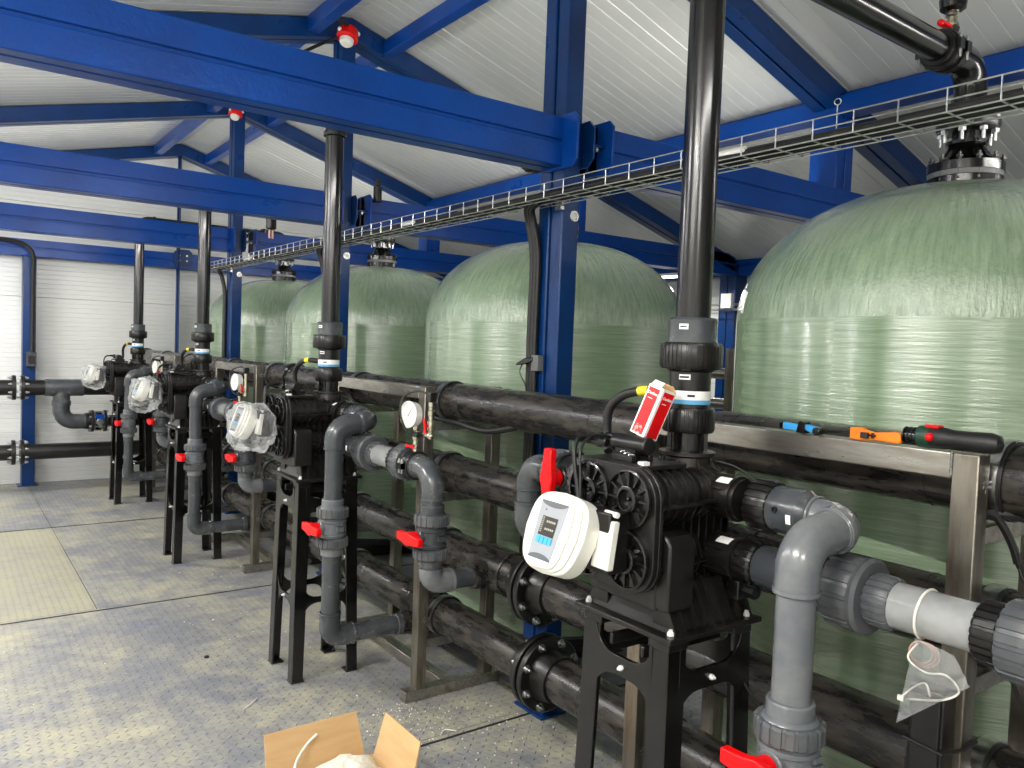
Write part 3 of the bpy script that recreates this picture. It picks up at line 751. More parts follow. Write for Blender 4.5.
def make_controller():
    t = thing('valve_controller', 'white valve controller with grey face panel and blue keys, unwrapped', 'controller', (1.20, Y(.04), 1.12))
    c = V((1.185, Y(.045), 1.215))
    tilt = radians(20)
    nrm = V((-cos(tilt), -.12, sin(tilt))).normalized(); u = V((0, -1, 0)); u = (u-nrm*u.dot(nrm)).normalized(); w = u.cross(nrm)*-1
    if w.z < 0: w = -w
    def outl(sx, sz, e=4, n=40):
        out = []
        for i in range(n):
            a = 2*pi*i/n; cc, ss = cos(a), sin(a)
            x = abs(cc)**(2/e)*(1 if cc > 0 else -1); z = abs(ss)**(2/e)*(1 if ss > 0 else -1)
            out.append((x*sx*(1+.06*(1-abs(z)) - (.10 if z < 0 else 0)*abs(z)), z*sz*(1+.07*(1-abs(x)))))
        return out
    def slab(sx, sz, d0, d1, nm, m, par, bev=.004, e=4):
        g = G(); g.prism(outl(sx, sz, e), c+nrm*d0, u, w, nrm*(d1-d0)); return g.build(nm, m, par, bev, ang=40)
    slab(.090, .092, -.055, 0, 'housing', m_white, t, .006)
    slab(.078, .088, 0, .010, 'cover_step', m_white, t, .005)
    cov = slab(.060, .084, .010, .020, 'front_cover', m_white, t, .005, 5)
    def q(x0, z0, x1, z1, d, m, nm, par=t, th=.001, sk=0):
        g = G(); g.prism([(x0+sk*0, z0), (x1, z0), (x1, z1), (x0, z1)], c+nrm*d, u, w, nrm*th); return g.build(nm, m, par)
    g = G(); g.prism([(-.036, -.069), (.036, -.069), (.044, .069), (-.044, .069)], c+nrm*.020, u, w, nrm*.0015); fp = g.build('face_panel', m_panelgrey, t)
    g = G(); g.prism([(.043*cos(pi*i/12), .069-.014*sin(pi*i/12)) for i in range(13)], c+nrm*.0216, u, w, nrm*.001); g.build('dark_arc', m_paneldark, fp)
    g = G(); g.prism([(.036*cos(pi*i/12), -.069+.013*sin(pi*i/12)) for i in range(13)], c+nrm*.0216, u, w, nrm*.001); g.build('dark_arc', m_paneldark, fp)
    sc = q(-.025, -.014, .025, .032, .0216, m_lcd, 'screen', t)
    for i in range(8): q(-.023, .027-i*.0048, -.017, .029-i*.0048, .0227, m_lcdmark, 'screen_segment', sc, .0004)
    for zz in (.018, .0, ): 
        for i in range(5): q(-.008+i*.006, zz, -.004+i*.006, zz+.005, .0227, m_lcdmark, 'screen_segment', sc, .0004)
    for i in range(4): q(-.025+i*.0128, -.032, -.025+i*.0128+.0112, -.016, .0216, m_key, 'key', t, .0025)
    g = G(); g.prism([(-.025, .045), (-.019, .045), (-.022, .051)], c+nrm*.0216, u, w, nrm*.0006); g.build('logo_mark', m_paneldark, fp)
    # terminal cover and bracket
    g = G(); g.cbox((1.262, Y(-.055), 1.20), (.022, .058, .115), Matrix.Rotation(radians(8), 3, 'Y')); g.build('terminal_cover', m_white, t, .004)
    g = G(); g.cbox((1.245, Y(-.015), 1.205), (.02, .035, .02)); g.build('cable_duct', m_white, t, .003)
    g = G(); g.box((1.255, Y(-.075), 1.13), (1.318, Y(.06), 1.275)); g.build('bracket', m_black, t, .004)
    g = G(); g.cyl((1.27, Y(-.085), 1.272), (1.27, Y(-.045), 1.272), .007, 10); g.build('bracket_pin', m_sticker, t)
    return t

def union_z(g2, c, z, r, m_n, t, nm='union_nut', n=16): pass
def make_ball_valve(name, label, c, axis, hand, pipe_r=.04, m=m_dgrey, bar=(0, 1, 0)):
    """true-union ball valve centred at c along axis, handle on direction hand, handle bar along bar"""
    c = V(c); ax = V(axis); h = V(hand)
    t = thing(name, label, 'valve', c-V((0, 0, .1)))
    g = G(); g.bcyl(c-ax*.045, c+ax*.045, .058, 28)
    g.bcyl(c-h*.05, c+h*.066, .034, 20)
    for s in (-1, 1): g.bcyl(c+ax*(s*.03)-ax*.006, c+ax*(s*.03)+ax*.006, .063, 28)
    side = ax.cross(h)
    for s in (-1, 1):
        g.cbox(c+side*s*.055-h*.01, tuple(abs(side[i])*.03+abs(ax[i])*.02+abs(h[i])*.03 for i in range(3)))
        g.cbox(c+side*s*.055-h*.01+ax*.022, tuple(abs(side[i])*.022+abs(ax[i])*.012+abs(h[i])*.025 for i in range(3)))
    b = g.build('valve_body', m, t)
    for s in (-1, 1):
        g = G(); g.gear(c+ax*s*.045, c+ax*s*.088, .072, 18, .004, .6); g.build('union_nut', m_nut, t)
        g = G(); g.lathe(c+ax*s*.088, ax*s, [(0, .058), (.006, .054), (.008, .050), (.036, .050), (.04, .047)], 28); g.build('socket', m, t)
    bb = V(bar)
    g = G(); g.bcyl(c+h*.066, c+h*.10, .026, 18)
    pts = [c+bb*q+h*(.098+.004*cos(q*18)) for q in (-.088, -.06, -.03, 0, .03, .06, .088)]
    wd = h.cross(bb)
    vs = []; fs = []
    ws = (.018, .020, .023, .031, .023, .020, .018)
    for p, wv in zip(pts, ws):
        for a, b2 in ((-1, -.55), (1, -.55), (1, .55), (-1, .55)): vs.append(p+wd*a*wv*.92+h*b2*.022)
    for i in range(len(pts)-1):
        for k in range(4):
            k2 = (k+1) % 4; fs.append((i*4+k, i*4+k2, i*4+4+k2, i*4+4+k))
    L = (len(pts)-1)*4; fs += [(3, 2, 1, 0), (L, L+1, L+2, L+3)]
    g.add(vs, fs); g.build('handle', m_red, t, .004)
    return t

def nutrow(t, c, ax, a, b, r, m, n=18, nm='union_nut'):
    c = V(c); ax = V(ax); g = G(); g.gear(c+ax*a, c+ax*b, r, n, .004, .6); return g.build(nm, m, t)
D1X, D1Y, D1Z = 1.438, -.447, 1.27
RUN1, RUN2 = .31, .695
PH = {1: 1.393, 2: 1.060, 3: .705, 4: .378}
PX = 1.94
D2X, D2Y = 1.60, -1.05
D2Z = 1.15
BV1, BV2 = .815, .885
def make_drop1():
    """pipework from the upper port down to the lowest header"""
    t = thing('drain_pipe', 'thick grey pipe bending from the nearest valve down to the floor header', 'pipe', (D1X, Y(D1Y), RUN1-.05))
    c = V((1.605, Y1, 1.295))
    nutrow(t, c, (0, -1, 0), 0.215, .275, .064, m_black, 20)
    g = G(); g.lathe(c, (0, -1, 0), [(.275, .054), (.28, .056), (.355, .056), (.362, .05), (.37, .045)], 30); bar = g.build('union_body', m_dgrey, t)
    g = G(); vs = []
    for i in range(7):
        a = radians(178+22*i/6)
        for q in (.335, .348): vs.append(c+V((cos(a)*  .0578, -q, sin(a)*.0578)))
    g.add(vs, [(2*i, 2*i+1, 2*i+3, 2*i+2) for i in range(6)]); g.build('union_label', m_sticker, bar)
    g = G(); g.lathe(c+V((-.055, -.305, .008)), (-1, 0, 0), [(0, .007), (.005, .007), (.005, .004), (.001, .004)], 12); g.build('drain_plug', m_black, bar)
    x1 = 1.605
    g = G(); g.elbow((1.612, Y(-.36), 1.29), (1.612, Y(D1Y), 1.29), (1.555, Y(D1Y), 1.282), .046, .048, 28, sock=.005); g.build('elbow', m_grey, t)
    g = G(); g.elbow((1.56, Y(D1Y), 1.283), (D1X, Y(D1Y), 1.268), (D1X, Y(D1Y), 1.165), .046, .06, 28, sock=.003); g.build('elbow', m_grey, t)
    g = G(); g.cyl((D1X, Y(D1Y), 1.18), (D1X, Y(D1Y), BV1+.12), .0405, 28); g.build('pipe', m_grey, t)
    g = G(); g.cyl((D1X, Y(D1Y), BV1-.12), (D1X, Y(D1Y), RUN1+.10), .0405, 28); g.build('pipe', m_grey, t)
    g = G(); g.elbow((D1X, Y(D1Y), RUN1+.115), (D1X, Y(D1Y), RUN1-.0), (D1X+.115, Y(D1Y), RUN1), .047, .05, 28, sock=.003); g.build('elbow', m_dgrey, t)
    g = G(); g.cyl((D1X+.10, Y(D1Y), RUN1), (PX-.10, Y(D1Y), RUN1), .0405, 28); g.build('pipe', m_dgrey, t)
    g = G(); g.bcyl((PX-.17, Y(D1Y), RUN1), (PX-.12, Y(D1Y), RUN1), .050, 28); g.build('socket', m_dgrey, t)
    return t
def make_drop2():
    t = thing('rinse_pipe', 'grey pipe line leaving the nearest valve toward the viewer with big ribbed unions', 'pipe', (D2X, Y(-.6), RUN2-.05))
    c = V((D2X, Y1, D2Z)); ax = V((0, -1, 0))
    nutrow(t, c, ax, .195, .245, .062, m_black, 20)
    g = G(); g.lathe(c, ax, [(.245, .050), (.25, .052), (.385, .052), (.39, .047), (.43, .047)], 30); bar = g.build('union_body', m_dgrey, t)
    g = G(); vs = []
    for i in range(7):
        a = radians(165+26*i/6)
        for q in (.325, .34): vs.append(c+V((cos(a)*.0538, -q, sin(a)*.0538)))
    g.add(vs, [(2*i, 2*i+1, 2*i+3, 2*i+2) for i in range(6)]); g.build('union_label', m_sticker, bar)
    # elongated black clip under the lower union
    g = G(); g.bcyl((D2X-.05, Y(-.19), D2Z-.05), (D2X-.05, Y(-.27), D2Z-.052), .016, 10); g.box((D2X-.075, Y(-.235), D2Z-.075), (D2X-.03, Y(-.205), D2Z-.03)); g.build('lock_clip', m_blackgl, t, .003)
    nutrow(t, c, ax, .405, .435, .062, m_black, 22)
    nutrow(t, c, ax, .435, .505, .080, m_nut, 18)
    g = G(); g.lathe(c, ax, [(.505, .080), (.515, .083), (.522, .076), (.522, .06)], 36); g.build('union_rim', m_nut, t)
    g = G(); g.gear(c+ax*.522, c+ax*.575, .056, 20, .003, .6); g.build('sleeve_nut', m_nut, t)
    g = G(); g.lathe(c, ax, [(.57, .048), (.75, .048)], 32); g.build('sight_tube', m_clear, t)
    nutrow(t, c, ax, .738, .785, .060, m_black, 22)
    nutrow(t, c, ax, .785, .855, .076, m_nut, 18)
    g = G(); g.lathe(c, ax, [(.855, .054), (.93, .052)], 30); g.build('socket', m_dgrey, t)
    y2 = Y(D2Y)
    g = G(); g.elbow((D2X, Y(-.90), D2Z), (D2X, y2, D2Z), (D2X, y2, D2Z-.12), .047, .085, 28, sock=.004); g.build('elbow', m_dgrey, t)
    g = G(); g.cyl((D2X, y2, D2Z-.11), (D2X, y2, BV2+.12), .0405, 28); g.build('pipe', m_dgrey, t)
    g = G(); g.elbow((D2X, y2, BV2-.115), (D2X, y2, RUN2), (D2X+.10, y2, RUN2), .047, .05, 28, sock=.003); g.build('elbow', m_grey, t)
    g = G(); g.cyl((D2X+.09, y2, RUN2), (PX-.13, y2, RUN2), .0405, 28); g.build('pipe', m_dgrey, t)
    return t
def make_feed():
    t = thing('feed_pipe', 'grey bend and pipe behind the nearest valve, joining the second header', 'pipe', (1.56, Y(.62), 1.0))
    c = V((1.56, Y1, 1.27)); ax = V((0, 1, 0))
    nutrow(t, c, ax, .20, .25, .066, m_black, 20)
    y2 = Y(.635)
    g = G(); g.elbow((1.56, Y(.53), 1.27), (1.56, y2, 1.27), (1.56, y2, 1.19), .044, .065, 28, sock=.003); g.build('elbow', m_dgrey, t)
    g = G(); g.cyl((1.56, y2, 1.20), (1.56, y2, 1.15), .0405, 28); g.build('pipe', m_dgrey, t)
    g = G(); g.elbow((1.56, y2, 1.155), (1.56, y2, PH[2]-.01), (1.66, y2, PH[2]-.01), .046, .055, 28, sock=.003); g.build('elbow', m_dgrey, t)
    g = G(); g.cyl((1.65, y2, PH[2]-.01), (PX-.12, y2, PH[2]-.01), .0405, 28); g.build('pipe', m_dgrey, t)
    return t
def make_gauge():
    y = Y(-.90); c = V((D2X, y, D2Z))
    t = thing('pressure_gauge', 'white dial pressure gauge on brass fittings over the grey elbow', 'gauge', (D2X, y, D2Z+.04))
    g = G(); g.bcyl(c+V((0, .028, 0)), c-V((0, .028, 0)), .060, 28)
    for s in (-1, 1): g.box((D2X-.078, y-.02, D2Z-.012), (D2X-.05, y+.02, D2Z+.012)); g.box((D2X+.05, y-.02, D2Z-.012), (D2X+.078, y+.02, D2Z+.012))
    sd = g.build('saddle', m_black, t)
    for s in (-1, 1):
        g = G(); g.cyl((D2X-.068, y+s*.012, D2Z-.03), (D2X-.068, y+s*.012, D2Z+.03), .004, 8); g.lathe((D2X-.068, y+s*.012, D2Z+.012), (0, 0, 1), [(0, .008), (.008, .008)], 6); g.build('saddle_bolt', m_zinc, sd)
    z = D2Z+.055
    g = G(); g.lathe((D2X, y, z), (0, 0, 1), [(0, .013), (.015, .013), (.018, .017), (.03, .017), (.032, .012), (.05, .012), (.052, .016), (.064, .016), (.066, .011), (.09, .011), (.092, .014), (.11, .014), (.112, .008), (.14, .008)], 16); g.build('brass_column', m_brass, t)
    g = G(); g.cyl((D2X, y, z+.078), (D2X, y-.115, z+.078), .010, 12); g.bcyl((D2X, y-.02, z+.078), (D2X, y-.035, z+.078), .015, 8); g.ball((D2X, y-.12, z+.078), .015, 10); g.build('cross_tube', m_brass, t)
    g = G(); g.lathe((D2X, y-.12, z+.08), (0, 0, 1), [(0, .011), (.02, .011), (.022, .016), (.06, .016), (.062, .011), (.08, .011), (.082, .014), (.10, .014), (.102, .011), (.115, .011), (.117, .014), (.135, .014)], 16); g.build('side_column', m_brass, t)
    g = G(); g.cbox((D2X-.002, y-.12, z+.235), (.03, .036, .04)); g.build('sensor_head', m_black, t, .003)
    g = G(); g.tube(spline([(D2X, y-.08, z+.245), (D2X-.01, y-.03, z+.255), (D2X-.05, y+.02, z+.23), (D2X-.065, y+.02, z+.16), (D2X-.05, y-.01, z+.09), (D2X-.02, y-.03, z+.075)], 7), .0045, 8); g.build('sensor_lead', m_rubber, t)
    g = G(); g.cbox((D2X-.018, y-.035, z+.078), (.025, .05, .022)); g.build('junction_block', m_black, t, .003)
    for cc, r in (((D2X-.02, y-.0, z+.024), 0), ((D2X-.02, y-.12, z+.12), 1)):
        cc = V(cc); g = G(); g.cyl(cc+V((.015, 0, 0)), cc-V((.006, 0, 0)), .006, 8)
        d = V((0, 1, .0)) if r == 0 else V((0, .25, 1))
        d.normalize()
        g.cbox(cc-V((.006, 0, 0)), (.006, .012, .012))
        g.prism([(-.03, -.008), (-.012, -.004), (.012, -.004), (.03, -.008), (.03, .008), (.012, .005), (-.012, .005), (-.03, .008)], cc-V((.012, 0, 0)), d, V((1, 0, 0)).cross(d), (.006, 0, 0)); g.build('butterfly_handle', m_red, t, .001)
    gc = V((D2X-.03, y+.005, z+.155))
    nr = V((-1, -.15, .05)).normalized()
    g = G(); g.lathe(gc, nr, [(-.03, .03), (-.028, .05), (0, .054), (.008, .056), (.010, .052), (.004, .050)], 36, cap=False); g.lathe(gc-nr*.03, -nr, [(0, .03), (.001, 0)], 24); cs = g.build('case', m_sticker, t)
    g = G(); g.lathe(gc+nr*.003, nr, [(0, .051), (.001, .051), (.001, 0)], 36); dl = g.build('dial', m_white, t)
    u, w, _ = frame_of(nr)
    g = G()
    for k in range(13):
        a = radians(-135+270*k/12); d = u*sin(a)+w*cos(a); e = nr.cross(d); g.prism([(.038, -.0008), (.045, -.0008), (.045, .0008), (.038, .0008)], gc+nr*.0042, d, e, nr*.0004)
    g.build('scale_marks', m_ink, dl)
    g = G(); d = V((0, -.6, .8)); d = (d-nr*d.dot(nr)).normalized(); e = nr.cross(d); g.prism([(-.01, -.0015), (.04, -.0005), (.04, .0005), (-.01, .0015)], gc+nr*.005, d, e, nr*.0006); g.build('needle', m_ink, dl)
    return t

def flange_pair(t, c, r, y):
    """two loose flanges with bolts, axis along Y"""
    x, z = c
    for s in (-1, 1):
        g = G(); g.lathe((x, y+s*.008, z), (0, s, 0), [(0, r*1.70), (.004, r*1.75), (.022, r*1.75), (.026, r*1.70), (.026, r*1.25), (.040, r*1.22), (.06, r*1.12), (.10, r*1.10), (.10, r)], 40); fl = g.build('flange', m_black, t)
        for k in range(8):
            a = 2*pi*(k+.5)/8; g = G(); p = V((x+cos(a)*r*1.50, y+s*.034, z+sin(a)*r*1.50))
            g.lathe(p, (0, s, 0), [(0, .017), (.003, .017), (.003, .012), (.014, .012), (.014, .006), (.026, .006)], 6 if False else 12); g.build('bolt', m_zinc, fl)
def clamp(t, c, r, y, m=m_zinc):
    x, z = c
    g = G(); g.lathe((x, y-.026, z), (0, 1, 0), [(0, r+.001), (0, r+.007), (.048, r+.007), (.048, r+.001)], 36, cap=False); g.build('clamp_liner', m_rubber, t)
    g = G(); g.lathe((x, y-.018, z), (0, 1, 0), [(0, r+.006), (0, r+.011), (.034, r+.011), (.034, r+.006)], 36, cap=False); 
    g.box((x-r-.045, y-.01, z-.008), (x-r-.008, y+.01, z-.003)); g.box((x-r-.045, y-.01, z+.003), (x-r-.008, y+.01, z+.008)); g.build('clamp_band', m_zinc, t)
    g = G(); g.cyl((x-r-.032, y, z-.03), (x-r-.032, y, z+.022), .004, 8); g.lathe((x-r-.032, y, z+.008), (0, 0, 1), [(0, .009), (.008, .009)], 6); g.lathe((x-r-.032, y, z-.018), (0, 0, 1), [(0, .009), (.008, .009)], 6); g.build('clamp_bolt', m_zinc, t)
HR = {1: .083, 2: .085, 3: .084, 4: .084}
FL = {1: None, 2: None, 3: 1.03, 4: .985}
FRY = -.605
def make_header(k, ring=None):
    """one header length per station, from just before this station's front frame to the next one"""
    y0 = Y(-.80); y1 = y0+STEP; r = HR[k]; z = PH[k]
    nm = {1: 'topmost', 2: 'second', 3: 'third', 4: 'lowest'}[k]
    t = thing('header_pipe', nm+' large black header pipe, nearest length', 'pipe', (PX, (y0+y1)/2, z-r))
    fy = Y(FL[k]) if FL[k] else None
    g = G()
    if fy: g.cyl((PX, y0, z), (PX, fy-.008, z), r, 40); g.cyl((PX, fy+.008, z), (PX, y1, z), r, 40); g.cyl((PX, fy-.008, z), (PX, fy+.008, z), r*1.3, 30)
    else: g.cyl((PX, y0, z), (PX, y1, z), r, 40)
    for q in (.32, .9, 1.5, 2.1):
        g.bcyl((PX, y0+q-.002, z), (PX, y0+q+.002, z), r+.0016, 40, .0008)
    g.build('pipe', m_header, t)
    if fy: flange_pair(t, (PX, z), r, fy)
    if ring:
        g = G(); g.bcyl((PX, Y(ring)-.03, z), (PX, Y(ring)+.03, z), r+.016, 36, .004); cp = g.build('coupling', m_black, t)
        bolt((PX-r*.72-.012, Y(ring)-.03, z+r*.72), (0, -1, 0), .010, 'coupling_bolt', cp)
    clamp(t, (PX, z), r, Y(FRY)-.02); clamp(t, (PX, z), r, Y(.36)-.02)
    # tee branch
    by = {2: Y(.635), 3: Y(D2Y)+STEP, 4: Y(D1Y)}.get(k); zz = {2: PH[2], 3: RUN2, 4: RUN1}.get(k)
    if by:
        g = G(); g.bcyl((PX, by-.11, z), (PX, by+.11, z), r+.010, 36, .004); g.lathe((PX, by, zz), (-1, 0, 0), [(0, .06), (r+.012, .06), (r+.03, .056), (r+.06, .054), (r+.062, .042)], 30); g.build('tee', m_header, t)
    return t
def make_frame():
    t = thing('pipe_frame', 'brushed steel pipe frame carrying the headers beside the nearest valve', 'frame', (PX, Y(-.1), 0))
    for yy in (FRY, .36):
        for x in (1.815, 2.19):
            g = G(); g.box((x-.026, Y(yy)-.028, .05), (x+.026, Y(yy)+.028, 1.458)); g.build('post', m_steel, t, .003)
        g = G(); g.box((1.735, Y(yy)-.028, 0), (2.265, Y(yy)+.028, .052)); g.build('base_bar', m_steelh, t, .003)
        for k in (1, 2, 3, 4):
            z = PH[k]-HR[k]-.014
            g = G(); g.box((1.84, Y(yy)-.02, z-.04), (2.165, Y(yy)+.02, z)); g.build('cross_bar', m_steelh, t, .002)
    g = G(); g.box((1.789, Y(FRY)+.029, 1.40), (1.841, Y(.36)-.029, 1.458)); g.build('top_rail', m_steelh, t, .003)
    g = G(); g.box((2.164, Y(FRY)+.029, 1.40), (2.216, Y(.36)-.029, 1.458)); g.build('top_rail', m_steelh, t, .003)
    g = G(); g.box((1.95, Y(FRY)+.031, 0), (2.01, Y(.36)-.029, .052)); g.build('base_bar', m_steelh, t, .003)
    g = G()
    for i in range(9): g.ball((1.787, Y(FRY)+.029, 1.41+i*.006), .0035, 6)
    g.build('weld_seam', m_zinc, t)
    return t

riser = make_riser(); hose = make_hose(); valve = make_valve(); stand = make_stand(); ctrl = make_controller()
drop1 = make_drop1(); drop2 = make_drop2(); feed = make_feed()
bv1 = make_ball_valve('ball_valve', 'grey ball valve at the bottom edge with the largest red handle', (D1X, Y(D1Y), BV1), (0, 0, 1), (-1, 0, 0), m=m_grey)
bv3 = make_ball_valve('ball_valve', 'black ball valve with upright red handle just above the white controller', (1.56, Y(.41), 1.27), (0, 1, 0), (-1, 0, 0), m=m_black, bar=(0, 0, 1))
frame = make_frame()
headers = {k: make_header(k) for k in PH}
header_b = make_header(1, 1.40); header_b.location.y += STEP; header_b['label'] = 'topmost large black header pipe, second length'
def darken(o):  # swaps the grey PVC of far pipes for its shaded copy
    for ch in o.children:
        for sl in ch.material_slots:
            if sl.material in (m_grey,): sl.link = 'OBJECT'; sl.material = m_grey_shaded
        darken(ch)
NTH = ['nearest', 'second', 'third', 'farthest']
WH = ['', 'second from the viewer, beside the gauge', 'third from the viewer', 'farthest, against the end wall']
# far stations
for k in (1, 2, 3):
    d = (0, STEP*k, 0); W = WH[k]
    copy_tree(riser, d, ['', 'black riser pipe at the second valve, left of the second blue column', 'black riser pipe at the third valve, in front of the narrow far column', 'thinnest black riser pipe at the farthest valve, against the white end wall'][k])
    copy_tree(hose, d, 'short black curved hose on the '+NTH[k]+' riser pipe')
    copy_tree(valve, d, 'black multi-port filter valve, '+W)
    copy_tree(stand, d, 'black moulded four-legged valve stand, '+W)
    DR = copy_tree(drop1, d, ['', 'grey pipe standing right of the second valve stand, down to the lowest header', 'grey pipe beside the third valve stand, down to the lowest header', 'small grey pipe beside the farthest valve stand'][k])
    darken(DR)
    copy_tree(feed, d, 'grey bend behind the '+NTH[k]+' valve joining the second header')
    copy_tree(bv1, d, ['', 'grey ball valve with red handle on the left of two pipes at the second stand', 'dark ball valve with red handle on the left pipe by the third stand', 'dark ball valve with small red handle farthest left'][k])
    copy_tree(bv3, d, ['', 'black ball valve with red handle on top behind the second valve', 'black ball valve behind the third valve', 'black ball valve behind the farthest valve'][k])
    copy_tree(drop2, d, ['', 'grey pipe line with sight tube and elbow beneath the nearest dial gauge', 'dark pipe line with unions running from the third valve toward the wrapped controller', 'dark pipe line with unions running from the farthest valve'][k])
    copy_tree(frame, d, 'brushed steel pipe frame carrying the headers beside the '+NTH[k]+' valve')
    for q, h in headers.items():
        if q == 1:
            if k > 1: copy_tree(header_b, (0, STEP*(k-1), 0), 'topmost large black header pipe, '+['', '', 'third', 'farthest'][k]+' length')
            continue
        copy_tree(h, d, {1: 'topmost', 2: 'second', 3: 'third', 4: 'lowest'}[q]+' large black header pipe, '+['', 'second', 'third', 'farthest'][k]+' length')
y2 = Y(D2Y)
bv2 = None
for k in (1, 2, 3):
    lab = ['', 'grey ball valve with red handle under the gauge elbow, beside the steel post', 'dark ball valve with red handle beneath the nearest bagged controller', 'dark ball valve with red handle below the middle wrapped controller'][k]
    if bv2 is None:
        bv2 = make_ball_valve('ball_valve', lab, (D2X, y2+STEP*k, BV2), (0, 0, 1), (-1, 0, 0)); g1 = None
    else: copy_tree(bv2, (0, STEP*(k-1), 0), lab)
gauge = make_gauge(); gauge.location.y += STEP; gauge['label'] = 'white dial pressure gauge above the grey elbow, nearest gauge'
copy_tree(gauge, (0, STEP, 0), 'small white dial pressure gauge beside the nearest wrapped controller')
copy_tree(gauge, (0, 2*STEP, 0), 'tiny far pressure gauge beside the third valve')

# wrapped controllers
def make_wrapped():
    c2 = copy_tree(ctrl, (0, STEP, 0), 'white valve controller inside a crumpled clear bag, nearest of the wrapped ones'); return c2
for k, lab in ((1, 'white valve controller inside a crumpled clear bag on the second valve'), (2, 'white valve controller inside a pointed clear bag on the third valve'), (3, 'small white valve controller inside a clear bag at the far left')):
    cw = copy_tree(ctrl, (-.02, STEP*k, .055), lab); cw.scale = (.86, .80, .86)
    g = G(); c = V((1.205, Y(.0)+STEP*k, 1.225)); N = 40; Mr = 24; vs = []; fs = []
    for i in range(Mr+1):
        ph = pi*i/Mr
        for j in range(N):
            a = 2*pi*j/N; d = V((sin(ph)*cos(a), sin(ph)*sin(a), cos(ph)))
            e = V((abs(d.x)**.7*(1 if d.x > 0 else -1), abs(d.y)**.7*(1 if d.y > 0 else -1), abs(d.z)**.7*(1 if d.z > 0 else -1)))
            r = 1+.18*noise.noise(d*2.6+V((k*7, 0, 0)))+.16*abs(noise.noise(d*6+V((k*3, 1, 0))))-.05
            p = V((e.x*.10, e.y*.145, e.z*.118))*r
            if k == 2 and d.z < 0: p += V((-.02, .10, -.05))*abs(d.z)*max(0, d.y+.3)
            vs.append(c+p)
    for i in range(Mr):
        for j in range(N):
            j2 = (j+1) % N; fs.append((i*N+j, (i+1)*N+j, (i+1)*N+j2, i*N+j2))
    g.add(vs, fs); o = g.build('plastic_bag', m_film, None, ang=22, loc=tuple(c-V((0, 0, .14))))
    tag(o, ['', 'crumpled clear plastic bag over the controller of the second valve', 'pointed clear plastic bag over the controller of the third valve', 'clear plastic bag over the farthest controller'][k], 'plastic bag', None)
